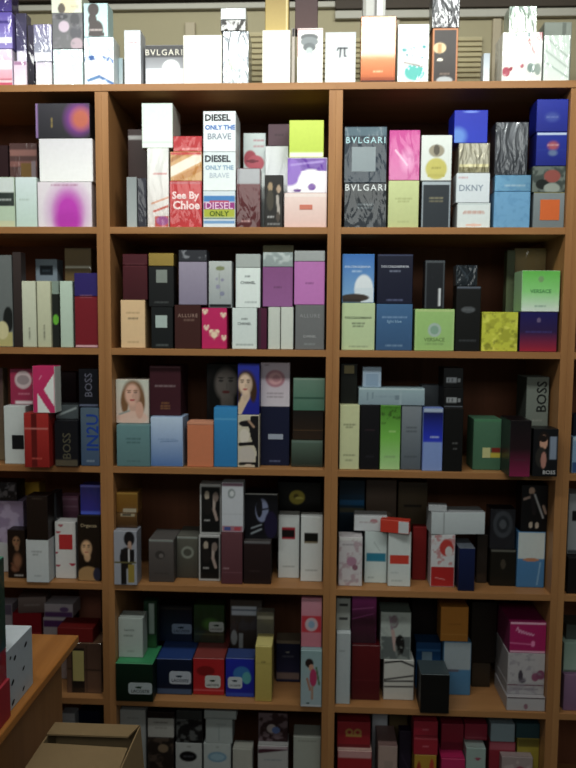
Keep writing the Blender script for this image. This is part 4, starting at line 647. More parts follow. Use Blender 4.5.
('dark teal-blue carton behind the blossom one, third bookcase fourth shelf', 'perfume boxes on the fourth shelf of the third bookcase', [0.6266, 0.7006, 0.16, 0.2155, 0.8614, 1.1229], 0, 'c 10202c;g 1c3c54 14242c;r 0 .62 1 .84 14405c;r 0 .72 1 .78 1c6ca0;r 0 .64 1 .69 60604c;m gloss'),
('dull brown carton behind the lying white one, third bookcase fourth shelf', 'perfume boxes on the fourth shelf of the third bookcase', [0.7043, 0.7909, 0.16, 0.2249, 0.8614, 1.1244], 0, 'c 6c5848;g 6c5a4c 58483c;e .5 .62 .35 .04 8c7868;m gloss'),
('dull bronze carton behind the red one, third bookcase fourth shelf', 'perfume boxes on the fourth shelf of the third bookcase', [0.796, 0.8794, 0.16, 0.2225, 0.8614, 1.1202], 0, 'c 5c4c30;g 60503a 54462c;r .2 .72 .8 .745 241c14;e .6 .3 .3 .12 80704c;m gloss'),
('plain dark red carton, third bookcase fourth shelf', 'perfume boxes on the fourth shelf of the third bookcase', [0.8299, 0.8676, 0.0832, 0.1132, 0.8614, 1.0117], 0, 'c 941818;g 8c1818 801412;m matt'),
('white carton with red blooms and a red base, third bookcase fourth shelf', 'perfume boxes on the fourth shelf of the third bookcase', [0.8718, 0.9364, 0.035, 0.0835, 0.8614, 1.0065], 0, 'c d4d4d8;r 0 0 1 .38 b82020;n 9 6 .56 c04040 .4;e .65 .75 .3 .16 c44038;e .75 .68 .16 .1 d4d0d0;l .2 .17 .6 .14 .03 e0a0a0;m gloss'),
('white carton lying on the red-bloomed one, third bookcase fourth shelf', 'perfume boxes on the fourth shelf of the third bookcase', [0.8682, 1.0136, 0.037, 0.097, 1.0069, 1.0684], 4.0, 'c c4ccd0;g ccd4d8 bcc4c8;t a4a8ac;r .22 0 .24 1 989ca0;m matt'),
('flat pale carton resting on the lying white one, third bookcase fourth shelf', 'perfume boxes on the fourth shelf of the third bookcase', [0.8649, 0.9134, 0.039, 0.069, 1.0688, 1.0846], -6.0, 'c b8bcc0;m matt'),
('narrow navy carton at the shelf edge, third bookcase fourth shelf', 'perfume boxes on the fourth shelf of the third bookcase', [0.9421, 0.9847, 0.0105, 0.1005, 0.8614, 0.9787], 0, 'c 14204c;t 68707c;g 1a2858 101c44;m gloss'),
('narrow dark brown wrapped carton beside navy one, third bookcase fourth shelf', 'perfume boxes on the fourth shelf of the third bookcase', [1.003, 1.0323, 0.0718, 0.1018, 0.8614, 0.9963], 0, 'c 2c2018;m wrap'),
('near-black carton under a smoky disc print, third bookcase fourth shelf', 'perfume boxes on the fourth shelf of the third bookcase', [1.0356, 1.1044, 0.0531, 0.1047, 0.8614, 0.963], 0, 'c 1c1810;r 0 .95 1 1 6c6c64;e .5 .6 .1 .14 4c4438;m gloss'),
('dark carton with a smoky grey disc, third bookcase fourth shelf', 'perfume boxes on the fourth shelf of the third bookcase', [1.0327, 1.1, 0.0551, 0.1056, 0.9634, 1.0742], 0, 'c 202028;e .5 .62 .4 .34 484c54;e .5 .62 .26 .22 2c3038;e .5 .62 .14 .12 585c64;m wrap'),
('carton with white top and sea-blue base, third bookcase fourth shelf', 'perfume boxes on the fourth shelf of the third bookcase', [1.1053, 1.1789, 0.047, 0.1022, 0.8614, 1.0148], 0, 'c 5088b8;g 5890c0 4880b0;r 0 .52 1 1 ccd4d4;e .5 .5 .3 .03 c08868;l .75 .05 .85 .45 .05 88b0d0;m gloss'),
('black carton with a reclining figure, third bookcase fourth shelf', 'perfume boxes on the fourth shelf of the third bookcase', [1.1116, 1.1816, 0.049, 0.103, 1.0152, 1.1429], 0, 'c 141014;e .38 .88 .12 .08 c0a08c;l .1 .7 .4 .76 .1 b89c90;l .4 .78 .5 .4 .16 2c2428;l .5 .8 .85 .3 .07 c8c8cc;l .85 .55 .95 .4 .1 b89c8c;e .38 .14 .08 .07 c8b8a8;e .62 .13 .08 .07 c8b8a8;m gloss'),
('brown wrapped hamper carton with a yellow tag, first bookcase fifth shelf', 'perfume boxes on the fifth shelf of the first bookcase', [-0.1295, -0.0312, 0.027, 0.1007, 0.5346, 0.6795], 0, 'c 6c5444;g 5c4438 80604c;r .14 0 .52 .9 2c2420;l 0 .48 1 .46 .03 2c2018;l .58 .02 .58 .95 .02 3a2c20;r .6 .05 .95 .42 7c5c48;p .18 .24 .5 .84 c8bc78;t 7c5c44;m wrap'),
('flat dark red carton on the brown hamper, first bookcase fifth shelf', 'perfume boxes on the fifth shelf of the first bookcase', [-0.1553, -0.0544, 0.029, 0.099, 0.6799, 0.721], 0, 'c 7c1410;m matt'),
('reddish tan carton standing at the back, first bookcase fifth shelf', 'perfume boxes on the fifth shelf of the first bookcase', [-0.1543, -0.0858, 0.2, 0.2514, 0.5346, 0.7625], 0, 'c 9c5c40;g a86c54 8c4430;m gloss'),
('white carton with a purple top stripe, first bookcase fifth shelf', 'perfume boxes on the fifth shelf of the first bookcase', [-0.224, -0.156, 0.1, 0.151, 0.5346, 0.7181], 0, 'c ccc4cc;r 0 .85 1 1 6c3c80;r 0 .96 1 1 d8d0d8;m gloss'),
('white and purple carton on the striped one, first bookcase fifth shelf', 'perfume boxes on the fifth shelf of the first bookcase', [-0.2199, -0.1358, 0.1, 0.1631, 0.7185, 0.7585], 0, 'c c4bcc4;r 0 0 1 .4 6c4480;e .7 .6 .16 .2 7c5c90;m gloss'),
('bright red carton behind the counter, first bookcase fifth shelf', 'perfume boxes on the fifth shelf of the first bookcase', [-0.314, -0.229, 0.1, 0.1637, 0.5346, 0.7293], 0, 'c a41424;r 0 .6 1 .7 c83848;m gloss'),
('dull pinkish-grey carton on the red one, first bookcase fifth shelf', 'perfume boxes on the fifth shelf of the first bookcase', [-0.2991, -0.2204, 0.1, 0.159, 0.7297, 0.7772], 8.0, 'c 84706c;g 948480 74605c;x .5 .5 .6 b0a8a4;m gloss'),
('white carton with violet lower band behind the counter, first bookcase fifth shelf', 'perfume boxes on the fifth shelf of the first bookcase', [-0.3887, -0.3235, 0.12, 0.1689, 0.5346, 0.7457], 0, 'c c8c0cc;r 0 0 1 .4 603078;r 0 .85 1 1 7c7088;m gloss'),
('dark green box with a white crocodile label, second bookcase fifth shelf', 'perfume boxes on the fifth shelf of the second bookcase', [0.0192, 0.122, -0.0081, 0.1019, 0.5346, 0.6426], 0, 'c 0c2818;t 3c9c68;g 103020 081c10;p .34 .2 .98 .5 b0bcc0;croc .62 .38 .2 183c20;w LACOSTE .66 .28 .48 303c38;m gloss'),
('white carton on the dark green box, second bookcase fifth shelf', 'perfume boxes on the fifth shelf of the second bookcase', [0.0184, 0.087, 0.025, 0.075, 0.643, 0.7557], 0, 'c bcc8c4;w Lacoste .45 .7 .4 808c88;x .42 .55 .4 6c7874;x .5 .15 .3 98a4a0;m matt'),
('green carton with a white vertical strip, second bookcase fifth shelf', 'perfume boxes on the fifth shelf of the second bookcase', [0.0739, 0.1119, 0.085, 0.115, 0.643, 0.7807], 0, 'c 1c4028;r .4 .3 .85 .95 a8b8b0;r 0 0 1 .28 2c6034;m gloss'),
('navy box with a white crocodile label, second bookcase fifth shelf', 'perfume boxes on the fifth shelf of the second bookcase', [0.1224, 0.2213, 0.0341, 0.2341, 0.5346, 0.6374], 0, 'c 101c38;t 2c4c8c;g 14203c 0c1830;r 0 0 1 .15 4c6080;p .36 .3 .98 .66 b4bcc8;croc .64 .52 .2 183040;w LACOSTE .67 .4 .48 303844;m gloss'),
('dark carton with a pale blue crocodile label, second bookcase fifth shelf', 'perfume boxes on the fifth shelf of the second bookcase', [0.0995, 0.2035, 0.14, 0.19, 0.6378, 0.7448], 0, 'c 16181e;g 181418 182848;p .42 .22 .98 .5 90a0b8;croc .68 .4 .2 183040;w LACOSTE .7 .3 .44 303844;r 0 .93 1 .95 504840;m gloss'),
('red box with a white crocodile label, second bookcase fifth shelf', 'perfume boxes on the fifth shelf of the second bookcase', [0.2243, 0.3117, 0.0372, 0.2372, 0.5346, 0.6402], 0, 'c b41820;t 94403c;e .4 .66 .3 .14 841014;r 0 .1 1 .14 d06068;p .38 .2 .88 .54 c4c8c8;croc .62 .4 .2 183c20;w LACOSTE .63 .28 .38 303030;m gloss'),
('green leafy box with a white crocodile label, second bookcase fifth shelf', 'perfume boxes on the fifth shelf of the second bookcase', [0.2091, 0.2989, 0.13, 0.18, 0.6406, 0.7546], 0, 'c 1c3c14;g 24481c 28341c;e .55 .5 .34 .2 4c8030 s;p .5 .3 .98 .56 c0c8c4;croc .74 .47 .22 183c20;w LACOSTE .74 .37 .38 303030;r 0 .2 1 .24 506038;m wrap'),
('bright blue box with a white crocodile label, second bookcase fifth shelf', 'perfume boxes on the fifth shelf of the second bookcase', [0.316, 0.3959, 0.032, 0.0919, 0.5346, 0.6455], 0, 'c 1c2ca8;g 2030b0 1824a0;t 38508c;e .56 .6 .3 .2 3478b8;e .74 .5 .16 .16 58a8b0;r 0 .0 1 .1 3050b8;p .08 .22 .58 .52 c0c8d0;croc .32 .42 .22 183040;w LACOSTE .33 .3 .38 303844;m gloss'),
('brown box with a bright white label and small marks, second bookcase fifth shelf', 'perfume boxes on the fifth shelf of the second bookcase', [0.3124, 0.4064, 0.152, 0.2226, 0.5346, 0.7634], 0, 'c 4c4038;g 544840 3c3028;r .04 .8 .84 .92 ccd4e0;r .04 .86 .84 .88 707c90;e .12 .5 .1 .1 b8bcc0;r .28 .36 .4 .56 b8bcc0;m wrap'),
('narrow mustard yellow carton, second bookcase fifth shelf', 'perfume boxes on the fifth shelf of the second bookcase', [0.3998, 0.4456, 0.0128, 0.0928, 0.5346, 0.6909], 0, 'c c4b058;t d8cc80;g c4b460 b8a450;x .5 .72 .3 6c6030;r 0 .69 1 .7 988840;m matt'),
('cream wrapped carton behind the yellow one, second bookcase fifth shelf', 'perfume boxes on the fifth shelf of the second bookcase', [0.394, 0.4439, 0.12, 0.151, 0.5346, 0.7424], 0, 'c 8c8878;g 7c7868 a8a490;r 0 .9 1 .95 c0bcac;m wrap'),
('navy carton with tan lid and pinkish base band, second bookcase fifth shelf', 'perfume boxes on the fifth shelf of the second bookcase', [0.4507, 0.5192, 0.121, 0.1725, 0.5346, 0.659], 0, 'c 141c44;lid .92 887864;r 0 0 1 .05 141c44;r 0 .06 1 .22 84706c;croc .48 .72 .2 a8a8a0;x .5 .62 .5 6c7080;m gloss'),
('pale blue carton with a drawn girl in pink, second bookcase fifth shelf', 'perfume boxes on the fifth shelf of the second bookcase', [0.5249, 0.5816, -0.007, 0.0359, 0.5346, 0.6931], 0, 'c 90b0b4;g 94b0b4 a4b4bc;e .4 .78 .2 .08 2c1c18;e .5 .7 .13 .06 c89880;e .6 .52 .18 .16 b83468;l .3 .5 .45 .3 .1 b07860;l .55 .36 .55 .14 .1 b08870;l .75 .7 .9 .4 .08 507048;croc .35 .07 .2 203c30;r 0 0 1 .03 c8c8cc;m gloss'),
('pink carton with a red square and white splash, second bookcase fifth shelf', 'perfume boxes on the fifth shelf of the second bookcase', [0.5243, 0.5803, 0.012, 0.054, 0.6935, 0.8308], 0, 'c cc7c90;g d094a4 c87888;r .0 .3 1 .64 c83848;e .5 .46 .32 .14 c8b4bc;e .5 .46 .16 .08 90a8c0;m gloss'),
('narrow white-grey carton by the upright, third bookcase fifth shelf', 'perfume boxes on the fifth shelf of the third bookcase', [0.6207, 0.6592, 0.0131, 0.0431, 0.5346, 0.735], 0, 'c b4bcc0;t c8d0d4;x .4 .75 .5 90989c;m matt'),
('small grey carton with two dark dashes, third bookcase fifth shelf', 'perfume boxes on the fifth shelf of the third bookcase', [0.6192, 0.6578, 0.03, 0.06, 0.7354, 0.8244], 0, 'c a0a4a0;r .2 .76 .85 .84 3c3c3c;r .2 .32 .85 .4 4c4c4c;m matt'),
('dark crimson carton under a magenta one, third bookcase fifth shelf', 'perfume boxes on the fifth shelf of the third bookcase', [0.6642, 0.7415, 0.0371, 0.0951, 0.5346, 0.6904], 0, 'c 641018;g 6c141c 580c14;r 0 .35 1 .36 7c2830;m gloss'),
('magenta wrapped carton shading to dark, third bookcase fifth shelf', 'perfume boxes on the fifth shelf of the third bookcase', [0.6625, 0.7303, 0.05, 0.1008, 0.6908, 0.8277], 0, 'c 8c2070;g3 b03494 541038 3c1828;l 0 .7 .9 .75 .04 c868ac;l 0 .5 .9 .62 .04 a84890;m wrap'),
('white carton with crossing black ribbons, third bookcase fifth shelf', 'perfume boxes on the fifth shelf of the third bookcase', [0.7528, 0.8355, 0.0425, 0.1046, 0.5346, 0.6492], 0, 'c ccccc8;l 0 .93 .6 .99 .06 18161a;l .5 1 1 .86 .06 18161a;l 0 .5 1 .62 .05 18161a;l 0 .46 1 .48 .05 18161a;l 0 .32 1 .34 .05 18161a;m gloss'),
('white and grey carton with a seated figure sketch, third bookcase fifth shelf', 'perfume boxes on the fifth shelf of the third bookcase', [0.7419, 0.8247, 0.0445, 0.1145, 0.6496, 0.7842], 0, 'c b8c0bc;t 708078;r 0 0 1 .48 6c7474;e .45 .8 .14 .14 8c7c84;l .3 .9 .4 .55 .08 988090;l .4 .6 .5 .2 .12 c4a8a4;e .65 .3 .16 .22 1c1c1c;n 7 5 .62 a4aca8;m gloss'),
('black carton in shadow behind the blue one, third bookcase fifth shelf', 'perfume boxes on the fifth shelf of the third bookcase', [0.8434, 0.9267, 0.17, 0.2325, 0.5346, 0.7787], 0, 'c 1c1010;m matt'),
('blue carton with a pale window label, third bookcase fifth shelf', 'perfume boxes on the fifth shelf of the third bookcase', [0.8489, 0.9199, 0.1061, 0.1594, 0.5346, 0.6717], 0, 'c 164878;g 184c80 2468a0;r 0 .82 1 .86 3c78b0;p .24 .52 .64 .8 88a4b8;m gloss'),
('black carton jutting past the shelf edge, third bookcase fifth shelf', 'perfume boxes on the fifth shelf of the third bookcase', [0.8453, 0.9209, -0.0191, 0.0609, 0.5346, 0.6427], 0, 'c 0c0c0c;t 48565c;r .3 .5 .7 .52 24201c;m gloss'),
('pale grey carton with a blue lower half, third bookcase fifth shelf', 'perfume boxes on the fifth shelf of the third bookcase', [0.9213, 0.9979, 0.0784, 0.1359, 0.5346, 0.6883], 0, 'c 5088b0;r 0 .46 1 1 a8b8c0;g 5c94bc 4c80a8;r 0 .48 1 1 a8b4bc;e .3 .46 .3 .03 6c6c7c;m gloss'),
('orange-yellow carton on the blue-footed one, third bookcase fifth shelf', 'perfume boxes on the fifth shelf of the third bookcase', [0.9114, 0.9878, 0.0804, 0.1377, 0.6887, 0.7878], 0, 'c c88420;r 0 .18 1 .2 e0a848;x .5 .5 .5 b07018;m matt'),
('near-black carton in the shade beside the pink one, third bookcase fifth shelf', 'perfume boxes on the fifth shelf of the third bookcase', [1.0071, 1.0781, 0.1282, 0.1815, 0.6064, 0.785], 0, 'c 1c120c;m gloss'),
('dull brown carton at the back of the shelf, third bookcase fifth shelf', 'perfume boxes on the fifth shelf of the third bookcase', [1.0117, 1.0639, 0.1262, 0.1653, 0.5346, 0.606], 0, 'c 3c3020;g 44382c 342818;m gloss'),
('flat white carton, lowest in the pink-topped stack, third bookcase fifth shelf', 'perfume boxes on the fifth shelf of the third bookcase', [1.0797, 1.1816, 0.0075, 0.1375, 0.5346, 0.5738], 0, 'c b8b4b8;r 0 .92 1 1 4c3840;e .5 .3 .06 .2 987080;m gloss'),
('flat white carton with a scribbled line, third bookcase fifth shelf', 'perfume boxes on the fifth shelf of the third bookcase', [1.0819, 1.1816, 0.02, 0.15, 0.5742, 0.6035], 0, 'c b4b0b4;r 0 .9 1 1 703c50;x .5 .5 .7 807880;n 6 7 .6 98909c;m gloss'),
('white carton with little tower and blossom sketches, third bookcase fifth shelf', 'perfume boxes on the fifth shelf of the third bookcase', [1.0826, 1.1816, 0.02, 0.15, 0.6039, 0.689], 0, 'c bcb8bc;e .35 .25 .06 .2 504854;e .4 .1 .1 .08 605864;e .75 .22 .1 .14 985878;e .9 .3 .12 .16 8c5070;x .6 .8 .3 a09ca4;n 8 7 .68 98909c;m gloss'),
('magenta carton with pale edges and lettering, third bookcase fifth shelf', 'perfume boxes on the fifth shelf of the third bookcase', [1.085, 1.1816, 0.02, 0.15, 0.6894, 0.7765], 0, 'c b01468;s 8c3060;t 841050;r 0 0 1 .06 e8b8d0;r 0 .94 1 1 e8b8d0;script .42 .62 .5 e8a8cc;l 0 .32 .6 .28 .03 e078ac;e .65 .3 .06 .1 e888b8;m gloss'),
('white carton near the shelf end by the counter, first bookcase bottom shelf', 'perfume boxes on the bottom shelf of the first bookcase', [-0.1487, -0.1092, 0.03, 0.06, 0.2027, 0.4728], 0, 'c b0b4bc;r 0 .92 1 1 d8dce4;m matt'),
('dark navy carton beside the white one at shelf end, first bookcase bottom shelf', 'perfume boxes on the bottom shelf of the first bookcase', [-0.1105, -0.0473, 0.06, 0.1074, 0.2027, 0.463], 0, 'c 101c38;m gloss'),
('tall grey-white carton behind the cardboard box, second bookcase bottom shelf', 'perfume boxes on the bottom shelf of the second bookcase', [0.0184, 0.0908, 0.03, 0.0849, 0.2027, 0.4878], 0, 'c a8acac;x .5 .92 .5 909494;m matt'),
('dark carton with a murky figure print, second bookcase bottom shelf', 'perfume boxes on the bottom shelf of the second bookcase', [0.0954, 0.17, 0.03, 0.0859, 0.2027, 0.4099], 0, 'c 2c2420;n 4 4 .58 6c5c50;e .6 .85 .2 .06 8c7860;m gloss'),
('small white carton with a grey text line, second bookcase bottom shelf', 'perfume boxes on the bottom shelf of the second bookcase', [0.0967, 0.1708, 0.03, 0.0856, 0.4103, 0.4656], 0, 'c b0b0ac;x .5 .8 .6 6c6864;x .5 .5 .5 8c8884;m matt'),
('flat black carton topping the small white one, second bookcase bottom shelf', 'perfume boxes on the bottom shelf of the second bookcase', [0.0956, 0.1724, 0.03, 0.0876, 0.466, 0.4846], 0, 'c 241c1c;m gloss'),
('white carton with a black oval, second bookcase bottom shelf', 'perfume boxes on the bottom shelf of the second bookcase', [0.175, 0.2492, 0.03, 0.0857, 0.2027, 0.3966], 0, 'c b8bcbc;e .48 .8 .34 .08 0c0c10;x .48 .8 .4 60646c;x .5 .95 .15 808484;m matt'),
('black carton with scattered grey marks, second bookcase bottom shelf', 'perfume boxes on the bottom shelf of the second bookcase', [0.1772, 0.251, 0.03, 0.0854, 0.397, 0.467], 0, 'c 18181a;n 6 5 .58 787c7c;m gloss'),
('flat dark grey carton on the marked black one, second bookcase bottom shelf', 'perfume boxes on the bottom shelf of the second bookcase', [0.1774, 0.2497, 0.03, 0.0842, 0.4674, 0.4903], 0, 'c 343838;m gloss'),
('white carton with a pale blue oval, second bookcase bottom shelf', 'perfume boxes on the bottom shelf of the second bookcase', [0.2543, 0.3311, 0.03, 0.0876, 0.2027, 0.3981], 0, 'c b8c0c0;e .5 .8 .36 .08 7ca0b8;e .5 .8 .26 .05 98b8c8;x .5 .95 .15 8c9494;m matt'),
('white carton on the blue-oval one, second bookcase bottom shelf', 'perfume boxes on the bottom shelf of the second bookcase', [0.2602, 0.3351, 0.03, 0.0862, 0.3985, 0.4684], 0, 'c acb4b4;l .5 .1 .5 .7 .03 8c989c;x .6 .8 .4 98a0a4;m matt'),
('flat white carton topping the blue-oval stack, second bookcase bottom shelf', 'perfume boxes on the bottom shelf of the second bookcase', [0.2561, 0.3463, 0.03, 0.0976, 0.4688, 0.4932], 0, 'c a4acac;r .02 .1 .98 .2 8c9494;m matt'),
('narrow plain off-white carton, second bookcase bottom shelf', 'perfume boxes on the bottom shelf of the second bookcase', [0.3373, 0.3925, 0.02, 0.0614, 0.2027, 0.391], 0, 'c b0b0a8;m matt'),
('white carton with a plum band across top, second bookcase bottom shelf', 'perfume boxes on the bottom shelf of the second bookcase', [0.4073, 0.4914, 0.02, 0.0831, 0.2027, 0.4028], 0, 'c b0b0b0;l 0 .92 1 .98 .14 4c2434;x .5 .8 .6 889098;r 0 .96 1 1 b8a8b0;m gloss'),
('dark red carton with a blurry floral print, second bookcase bottom shelf', 'perfume boxes on the bottom shelf of the second bookcase', [0.4063, 0.4894, 0.04, 0.1023, 0.4032, 0.4866], 0, 'c 34181c;n 6 5 .55 8c7880;e .45 .45 .16 .16 b0a4a4;e .6 .4 .14 .12 6078b0;m gloss'),
('wide off-white carton beside the upright, second bookcase bottom shelf', 'perfume boxes on the bottom shelf of the second bookcase', [0.5057, 0.5816, 0.03, 0.09, 0.2027, 0.4262], 0, 'c a8aca4;x .5 .95 .7 888c84;m matt'),
('red carton with a pale top under the gold-bow one, third bookcase bottom shelf', 'perfume boxes on the bottom shelf of the third bookcase', [0.6281, 0.7224, 0.02, 0.12, 0.2027, 0.3966], 0, 'c a01424;t c8a8a0;r 0 .9 1 1 c89898;m gloss'),
('red carton with a gold bow, third bookcase bottom shelf', 'perfume boxes on the bottom shelf of the third bookcase', [0.6267, 0.7184, 0.035, 0.115, 0.397, 0.4712], 0, 'c 9c1828;r 0 0 1 .12 781420;r .25 .42 .75 .52 b08844;e .36 .6 .12 .14 b08844;e .62 .6 .12 .14 b08844;e .36 .6 .06 .07 9c1828;e .62 .6 .06 .07 9c1828;m gloss'),
('small white carton at the back beside red one, third bookcase bottom shelf', 'perfume boxes on the bottom shelf of the third bookcase', [0.7302, 0.7742, 0.12, 0.153, 0.2027, 0.4504], 0, 'c c4c8d0;r 0 .0 1 .2 74787c;m matt'),
('tan carton at the back of the bottom shelf, third bookcase bottom shelf', 'perfume boxes on the bottom shelf of the third bookcase', [0.7814, 0.8344, 0.14, 0.1798, 0.2027, 0.4406], 0, 'c 74603c;m matt'),
('pinkish beige carton with a deep top, third bookcase bottom shelf', 'perfume boxes on the bottom shelf of the third bookcase', [0.7396, 0.7923, 0.02, 0.119, 0.2027, 0.4143], 0, 'c b09890;t 8c706c;r .3 .4 .8 .8 a49088;m gloss'),
('dark violet carton beside stacked red ones, third bookcase bottom shelf', 'perfume boxes on the bottom shelf of the third bookcase', [0.8015, 0.8354, 0.06, 0.09, 0.2027, 0.4349], 0, 'c 281c34;l .2 .7 .9 .5 .06 4c3c58;m gloss'),
('yellow carton with red and green blobs, third bookcase bottom shelf', 'perfume boxes on the bottom shelf of the third bookcase', [0.8386, 0.8992, 0.02, 0.0655, 0.2027, 0.3922], 0, 'c b89020;e .2 .6 .15 .3 a43020;e .6 .5 .15 .3 8c8c20;e .8 .75 .12 .2 c04028;m gloss'),
('flat red carton on the yellow one, third bookcase bottom shelf', 'perfume boxes on the bottom shelf of the third bookcase', [0.8359, 0.9016, 0.02, 0.0693, 0.3926, 0.4411], 0, 'c a41c34;r 0 .9 1 1 c04c5c;x .5 .5 .3 d87888;m gloss'),
('flat red carton topping the yellow stack, third bookcase bottom shelf', 'perfume boxes on the bottom shelf of the third bookcase', [0.8348, 0.9004, 0.02, 0.0692, 0.4415, 0.4883], 0, 'c a81c38;r 0 .06 1 .14 781428;x .5 .5 .3 d87888;m gloss'),
('pink carton low beside the lip-print mint one, third bookcase bottom shelf', 'perfume boxes on the bottom shelf of the third bookcase', [0.9106, 0.9748, 0.01, 0.13, 0.2027, 0.39], 0, 'c c01c64;m gloss'),
('pale mint carton with a pink lip mark, third bookcase bottom shelf', 'perfume boxes on the bottom shelf of the third bookcase', [0.9776, 1.0309, 0.015, 0.135, 0.2027, 0.4205], 0, 'c a0b4b0;lips .6 .86 .22 a04060;m wrap'),
('crimson carton above the low pink one, third bookcase bottom shelf', 'perfume boxes on the bottom shelf of the third bookcase', [0.9155, 0.9772, 0.05, 0.0962, 0.3904, 0.4659], 0, 'c 901834;r 0 0 1 .3 74142c;m gloss'),
('crimson carton above the mint lip-print one, third bookcase bottom shelf', 'perfume boxes on the bottom shelf of the third bookcase', [0.9797, 1.0419, 0.05, 0.0966, 0.4209, 0.4682], 0, 'c 941a38;r 0 .1 1 .2 a84054;m gloss'),
('pale carton with a rose print, third bookcase bottom shelf', 'perfume boxes on the bottom shelf of the third bookcase', [1.074, 1.1579, 0.015, 0.039, 0.2027, 0.3989], 0, 'c a89898;e .6 .75 .2 .12 a04860;e .3 .6 .1 .1 508050;n 7 6 .66 c8b8b8;m gloss'),
('red carton below a pale blue one, third bookcase bottom shelf', 'perfume boxes on the bottom shelf of the third bookcase', [1.0458, 1.1173, 0.04, 0.0936, 0.2027, 0.4247], 0, 'c 982438;r 0 .9 1 1 b05868;m gloss'),
('pale blue-grey carton on the red one, third bookcase bottom shelf', 'perfume boxes on the bottom shelf of the third bookcase', [1.0483, 1.114, 0.04, 0.0892, 0.4251, 0.4767], 0, 'c 94a8b4;m wrap'),
('mustard carton under a teal one, third bookcase bottom shelf', 'perfume boxes on the bottom shelf of the third bookcase', [1.1221, 1.1816, 0.04, 0.0863, 0.2027, 0.4374], 0, 'c a8982c;r 0 .9 1 1 786c24;x .5 .5 .5 c8bc60;m gloss'),
('dark teal carton beside the upright, third bookcase bottom shelf', 'perfume boxes on the bottom shelf of the third bookcase', [1.1173, 1.1816, 0.04, 0.0891, 0.4378, 0.4791], 0, 'c 284c54;m gloss'),
('pale blue carton in the end bookcase', 'perfume boxes on the third shelf of the end bookcase', [1.2267, 1.2975, 0.012, 0.0651, 1.1845, 1.2803], 0, 'c 8cacc8;r 0 0 1 .3 3c5c90;r 0 .9 1 1 b8ccd8;m gloss'),
('dark navy carton on the pale blue one', 'perfume boxes on the third shelf of the end bookcase', [1.2327, 1.3013, 0.03, 0.0815, 1.2807, 1.3357], 0, 'c 14182c;m gloss'),
('black carton low in the end bookcase', 'perfume boxes on the fourth shelf of the end bookcase', [1.2274, 1.3108, 0.0096, 0.0721, 0.8614, 0.9589], 0, 'c 181212;m gloss'),
('grey-white carton with a black square in the end bookcase', 'perfume boxes on the fourth shelf of the end bookcase', [1.2341, 1.3171, 0.04, 0.1022, 0.9593, 1.123], 0, 'c a0a4a8;r .1 .55 .6 .72 18181c;r 0 0 1 .06 505458;m matt'),
('mauve carton low in the end bookcase', 'perfume boxes on the fifth shelf of the end bookcase', [1.2324, 1.3279, 0.0163, 0.0879, 0.5346, 0.6353], 0, 'c 8c6c8c;g 947494 846484;m gloss'),
('pale sage carton on the mauve one', 'perfume boxes on the fifth shelf of the end bookcase', [1.2335, 1.3292, 0.03, 0.1018, 0.6357, 0.7177], 0, 'c 90a89c;g 8ca498 a4b8ac;r 0 0 1 .06 546058;m gloss'),
('smoky glassy carton topping the sage one', 'perfume boxes on the fifth shelf of the end bookcase', [1.2446, 1.3344, 0.05, 0.1174, 0.7181, 0.7592], 0, 'c 48504c;m wrap'),
]

for b in BOXES: make_carton(*b)

# ------------------------------------------------------------------ counter with its wares
ct = empty('counter', (-.36, -.68, 0))
tag(ct, 'orange-brown wooden counter in front of the first bookcase', 'counter')
def cslab(name, lo, hi, m, bev=.002):
    return slab(name, (lo[0] + .36, lo[1] + .68, lo[2]), (hi[0] + .36, hi[1] + .68, hi[2]), m, ct, bev)
cslab('counter_top', (-.70, -1.18, .78), (-.018, -.18, .80), WOOD_Y, .003)
cslab('side_panel', (-.075, -1.16, 0), (-.055, -.20, .78), WOOD_Z)
cslab('side_panel', (-.69, -1.16, 0), (-.67, -.20, .78), WOOD_Z)
cslab('front_panel', (-.67, -.225, .02), (-.075, -.205, .78), WOOD_X)
cslab('shelf', (-.67, -1.15, .40), (-.075, -.225, .418), WOOD_X)

def side_print(o, w, d, h, marks, col):
    """dark oval marks on the side of a carton that faces along +X"""
    for cy, cz, ry, rz_, tilt in marks:
        V = []
        for k in range(14):
            a = 2 * math.pi * k / 14
            y = ry * math.cos(a); z = rz_ * math.sin(a)
            V.append((w / 2 + .0004, cy * d + y * math.cos(tilt) - z * math.sin(tilt), cz * h + y * math.sin(tilt) + z * math.cos(tilt)))
        link('emblem', color_mesh('emblem', V, [tuple(range(14))], np.tile(lin(col), (14, 1))), MATS['matt'], o)

G = 'boxes on the wooden counter'
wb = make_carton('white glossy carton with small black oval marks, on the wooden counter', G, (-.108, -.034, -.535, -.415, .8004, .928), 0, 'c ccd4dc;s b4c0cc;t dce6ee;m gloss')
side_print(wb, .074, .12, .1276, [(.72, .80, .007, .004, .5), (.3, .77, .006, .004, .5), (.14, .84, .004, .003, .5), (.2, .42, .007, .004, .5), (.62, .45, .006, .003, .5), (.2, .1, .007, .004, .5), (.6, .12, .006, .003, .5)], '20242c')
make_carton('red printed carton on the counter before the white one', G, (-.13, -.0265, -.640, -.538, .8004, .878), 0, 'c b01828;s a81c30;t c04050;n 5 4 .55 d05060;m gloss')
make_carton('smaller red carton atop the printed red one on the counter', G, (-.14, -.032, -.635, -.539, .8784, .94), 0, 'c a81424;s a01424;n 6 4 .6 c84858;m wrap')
make_carton('tall dark green carton topping the red ones on the counter', G, (-.14, -.031, -.60, -.540, .9404, 1.12), 0, 'c 28403a;s 24483c;t 3c8c70;m wrap')

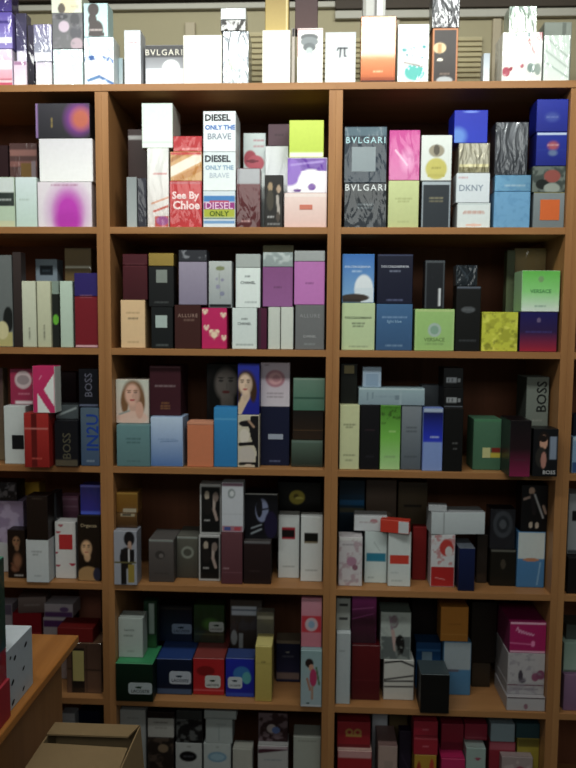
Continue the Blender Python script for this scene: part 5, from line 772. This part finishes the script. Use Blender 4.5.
# ------------------------------------------------------------------ open cardboard carton
KRAFT = plain_material('brown_kraft_board', (.30, .215, .115), .75, .08, 30)
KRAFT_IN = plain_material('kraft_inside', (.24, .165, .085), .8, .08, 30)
cx0, cx1, cy0, cy1, cz = .001, .190, -.60, -.392, .70
cb = empty('cardboard_carton', ((cx0 + cx1) / 2, (cy0 + cy1) / 2, 0))
tag(cb, 'open brown cardboard carton with folded flaps beside the counter', 'carton')
ccx, ccy = (cx0 + cx1) / 2, (cy0 + cy1) / 2
def kslab(name, lo, hi, m=KRAFT): return slab(name, (lo[0] - ccx, lo[1] - ccy, lo[2]), (hi[0] - ccx, hi[1] - ccy, hi[2]), m, cb, .001)
t_ = .004
kslab('wall', (cx0, cy0, 0), (cx1, cy0 + t_, cz)); kslab('wall', (cx0, cy1 - t_, 0), (cx1, cy1, cz))
kslab('wall', (cx0, cy0 + t_, 0), (cx0 + t_, cy1 - t_, cz)); kslab('wall', (cx1 - t_, cy0 + t_, 0), (cx1, cy1 - t_, cz))
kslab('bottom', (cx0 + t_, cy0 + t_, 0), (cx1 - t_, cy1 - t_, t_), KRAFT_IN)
def flap(pts, m=KRAFT):
    bm = bmesh.new(); up = Vector((0, 0, .0035))
    a = [bm.verts.new(Vector(p) - Vector((ccx, ccy, 0))) for p in pts]; b = [bm.verts.new(v.co + up) for v in a]
    bm.faces.new(a); bm.faces.new(b)
    for i in range(4): bm.faces.new((a[i], a[(i + 1) % 4], b[(i + 1) % 4], b[i]))
    bmesh.ops.recalc_face_normals(bm, faces=bm.faces)
    me = bpy.data.meshes.new('flap'); bm.to_mesh(me); bm.free()
    link('flap', me, m, cb)
flap([(cx0 + .002, cy1 - .002, cz), (cx1 - .002, cy1 - .002, cz), (cx1 - .014, cy1 - .050, cz + .003), (cx0 + .003, cy1 - .050, cz + .003)])
flap([(cx0 + .001, cy0 + .002, cz), (cx1 - .001, cy0 + .002, cz), (cx1 - .008, cy1 - .074, cz - .006), (cx0 + .003, cy1 - .070, cz - .004)])
flap([(cx1 + .001, cy0 + .03, cz), (cx1 + .001, cy1 - .006, cz), (cx1 + .012, cy1 - .02, cz - .09), (cx1 + .012, cy0 + .05, cz - .09)])


# ------------------------------------------------------------------ light
def lamp(name, loc, sx, sy, power, col, rot=(0, 0, 0)):
    l = bpy.data.lights.new(name, 'AREA'); l.shape = 'RECTANGLE'; l.size = sx; l.size_y = sy; l.energy = power; l.color = col
    o = bpy.data.objects.new(name, l); o.location = loc; o.rotation_euler = rot; COL.objects.link(o); return o
lamp('ceiling_lamp', (.45, -.86, 2.64), 1.9, .14, 18, (.98, 1., .95), (math.radians(58), 0, 0))
lamp('ceiling_lamp', (.45, -2.9, 2.55), 2.4, .6, 15, (.97, 1., .95), (math.radians(50), 0, 0))
w = bpy.data.worlds.new('shop_ambient'); SC.world = w; w.use_nodes = True
w.node_tree.nodes['Background'].inputs[0].default_value = (.86, 1., .95, 1)
w.node_tree.nodes['Background'].inputs[1].default_value = .12

# ------------------------------------------------------------------ camera
cam = bpy.data.cameras.new('camera'); co = bpy.data.objects.new('camera', cam); COL.objects.link(co)
cy_, sy_ = math.cos(YAW), math.sin(YAW); cp, sp = math.cos(PITCH), math.sin(PITCH)
Fv = Vector((sy_ * cp, cy_ * cp, -sp)); Rv = Vector((cy_, -sy_, 0)); Uv = Rv.cross(Fv)
R2 = Rv * math.cos(ROLL) + Uv * math.sin(ROLL); U2 = Uv * math.cos(ROLL) - Rv * math.sin(ROLL)
M = Matrix((R2, U2, -Fv)).transposed().to_4x4(); M.translation = Vector(CAM)
co.matrix_world = M
cam.sensor_fit = 'HORIZONTAL'; cam.sensor_width = 36; cam.lens = FOCAL * 36 / 576
cam.clip_start = .02
cam.dof.use_dof = True; cam.dof.focus_distance = 1.5; cam.dof.aperture_fstop = 3.4
SC.camera = co
SC.view_settings.view_transform = 'Standard'
SC.view_settings.look = 'None'
SC.view_settings.gamma = .86
SC.view_settings.exposure = .08
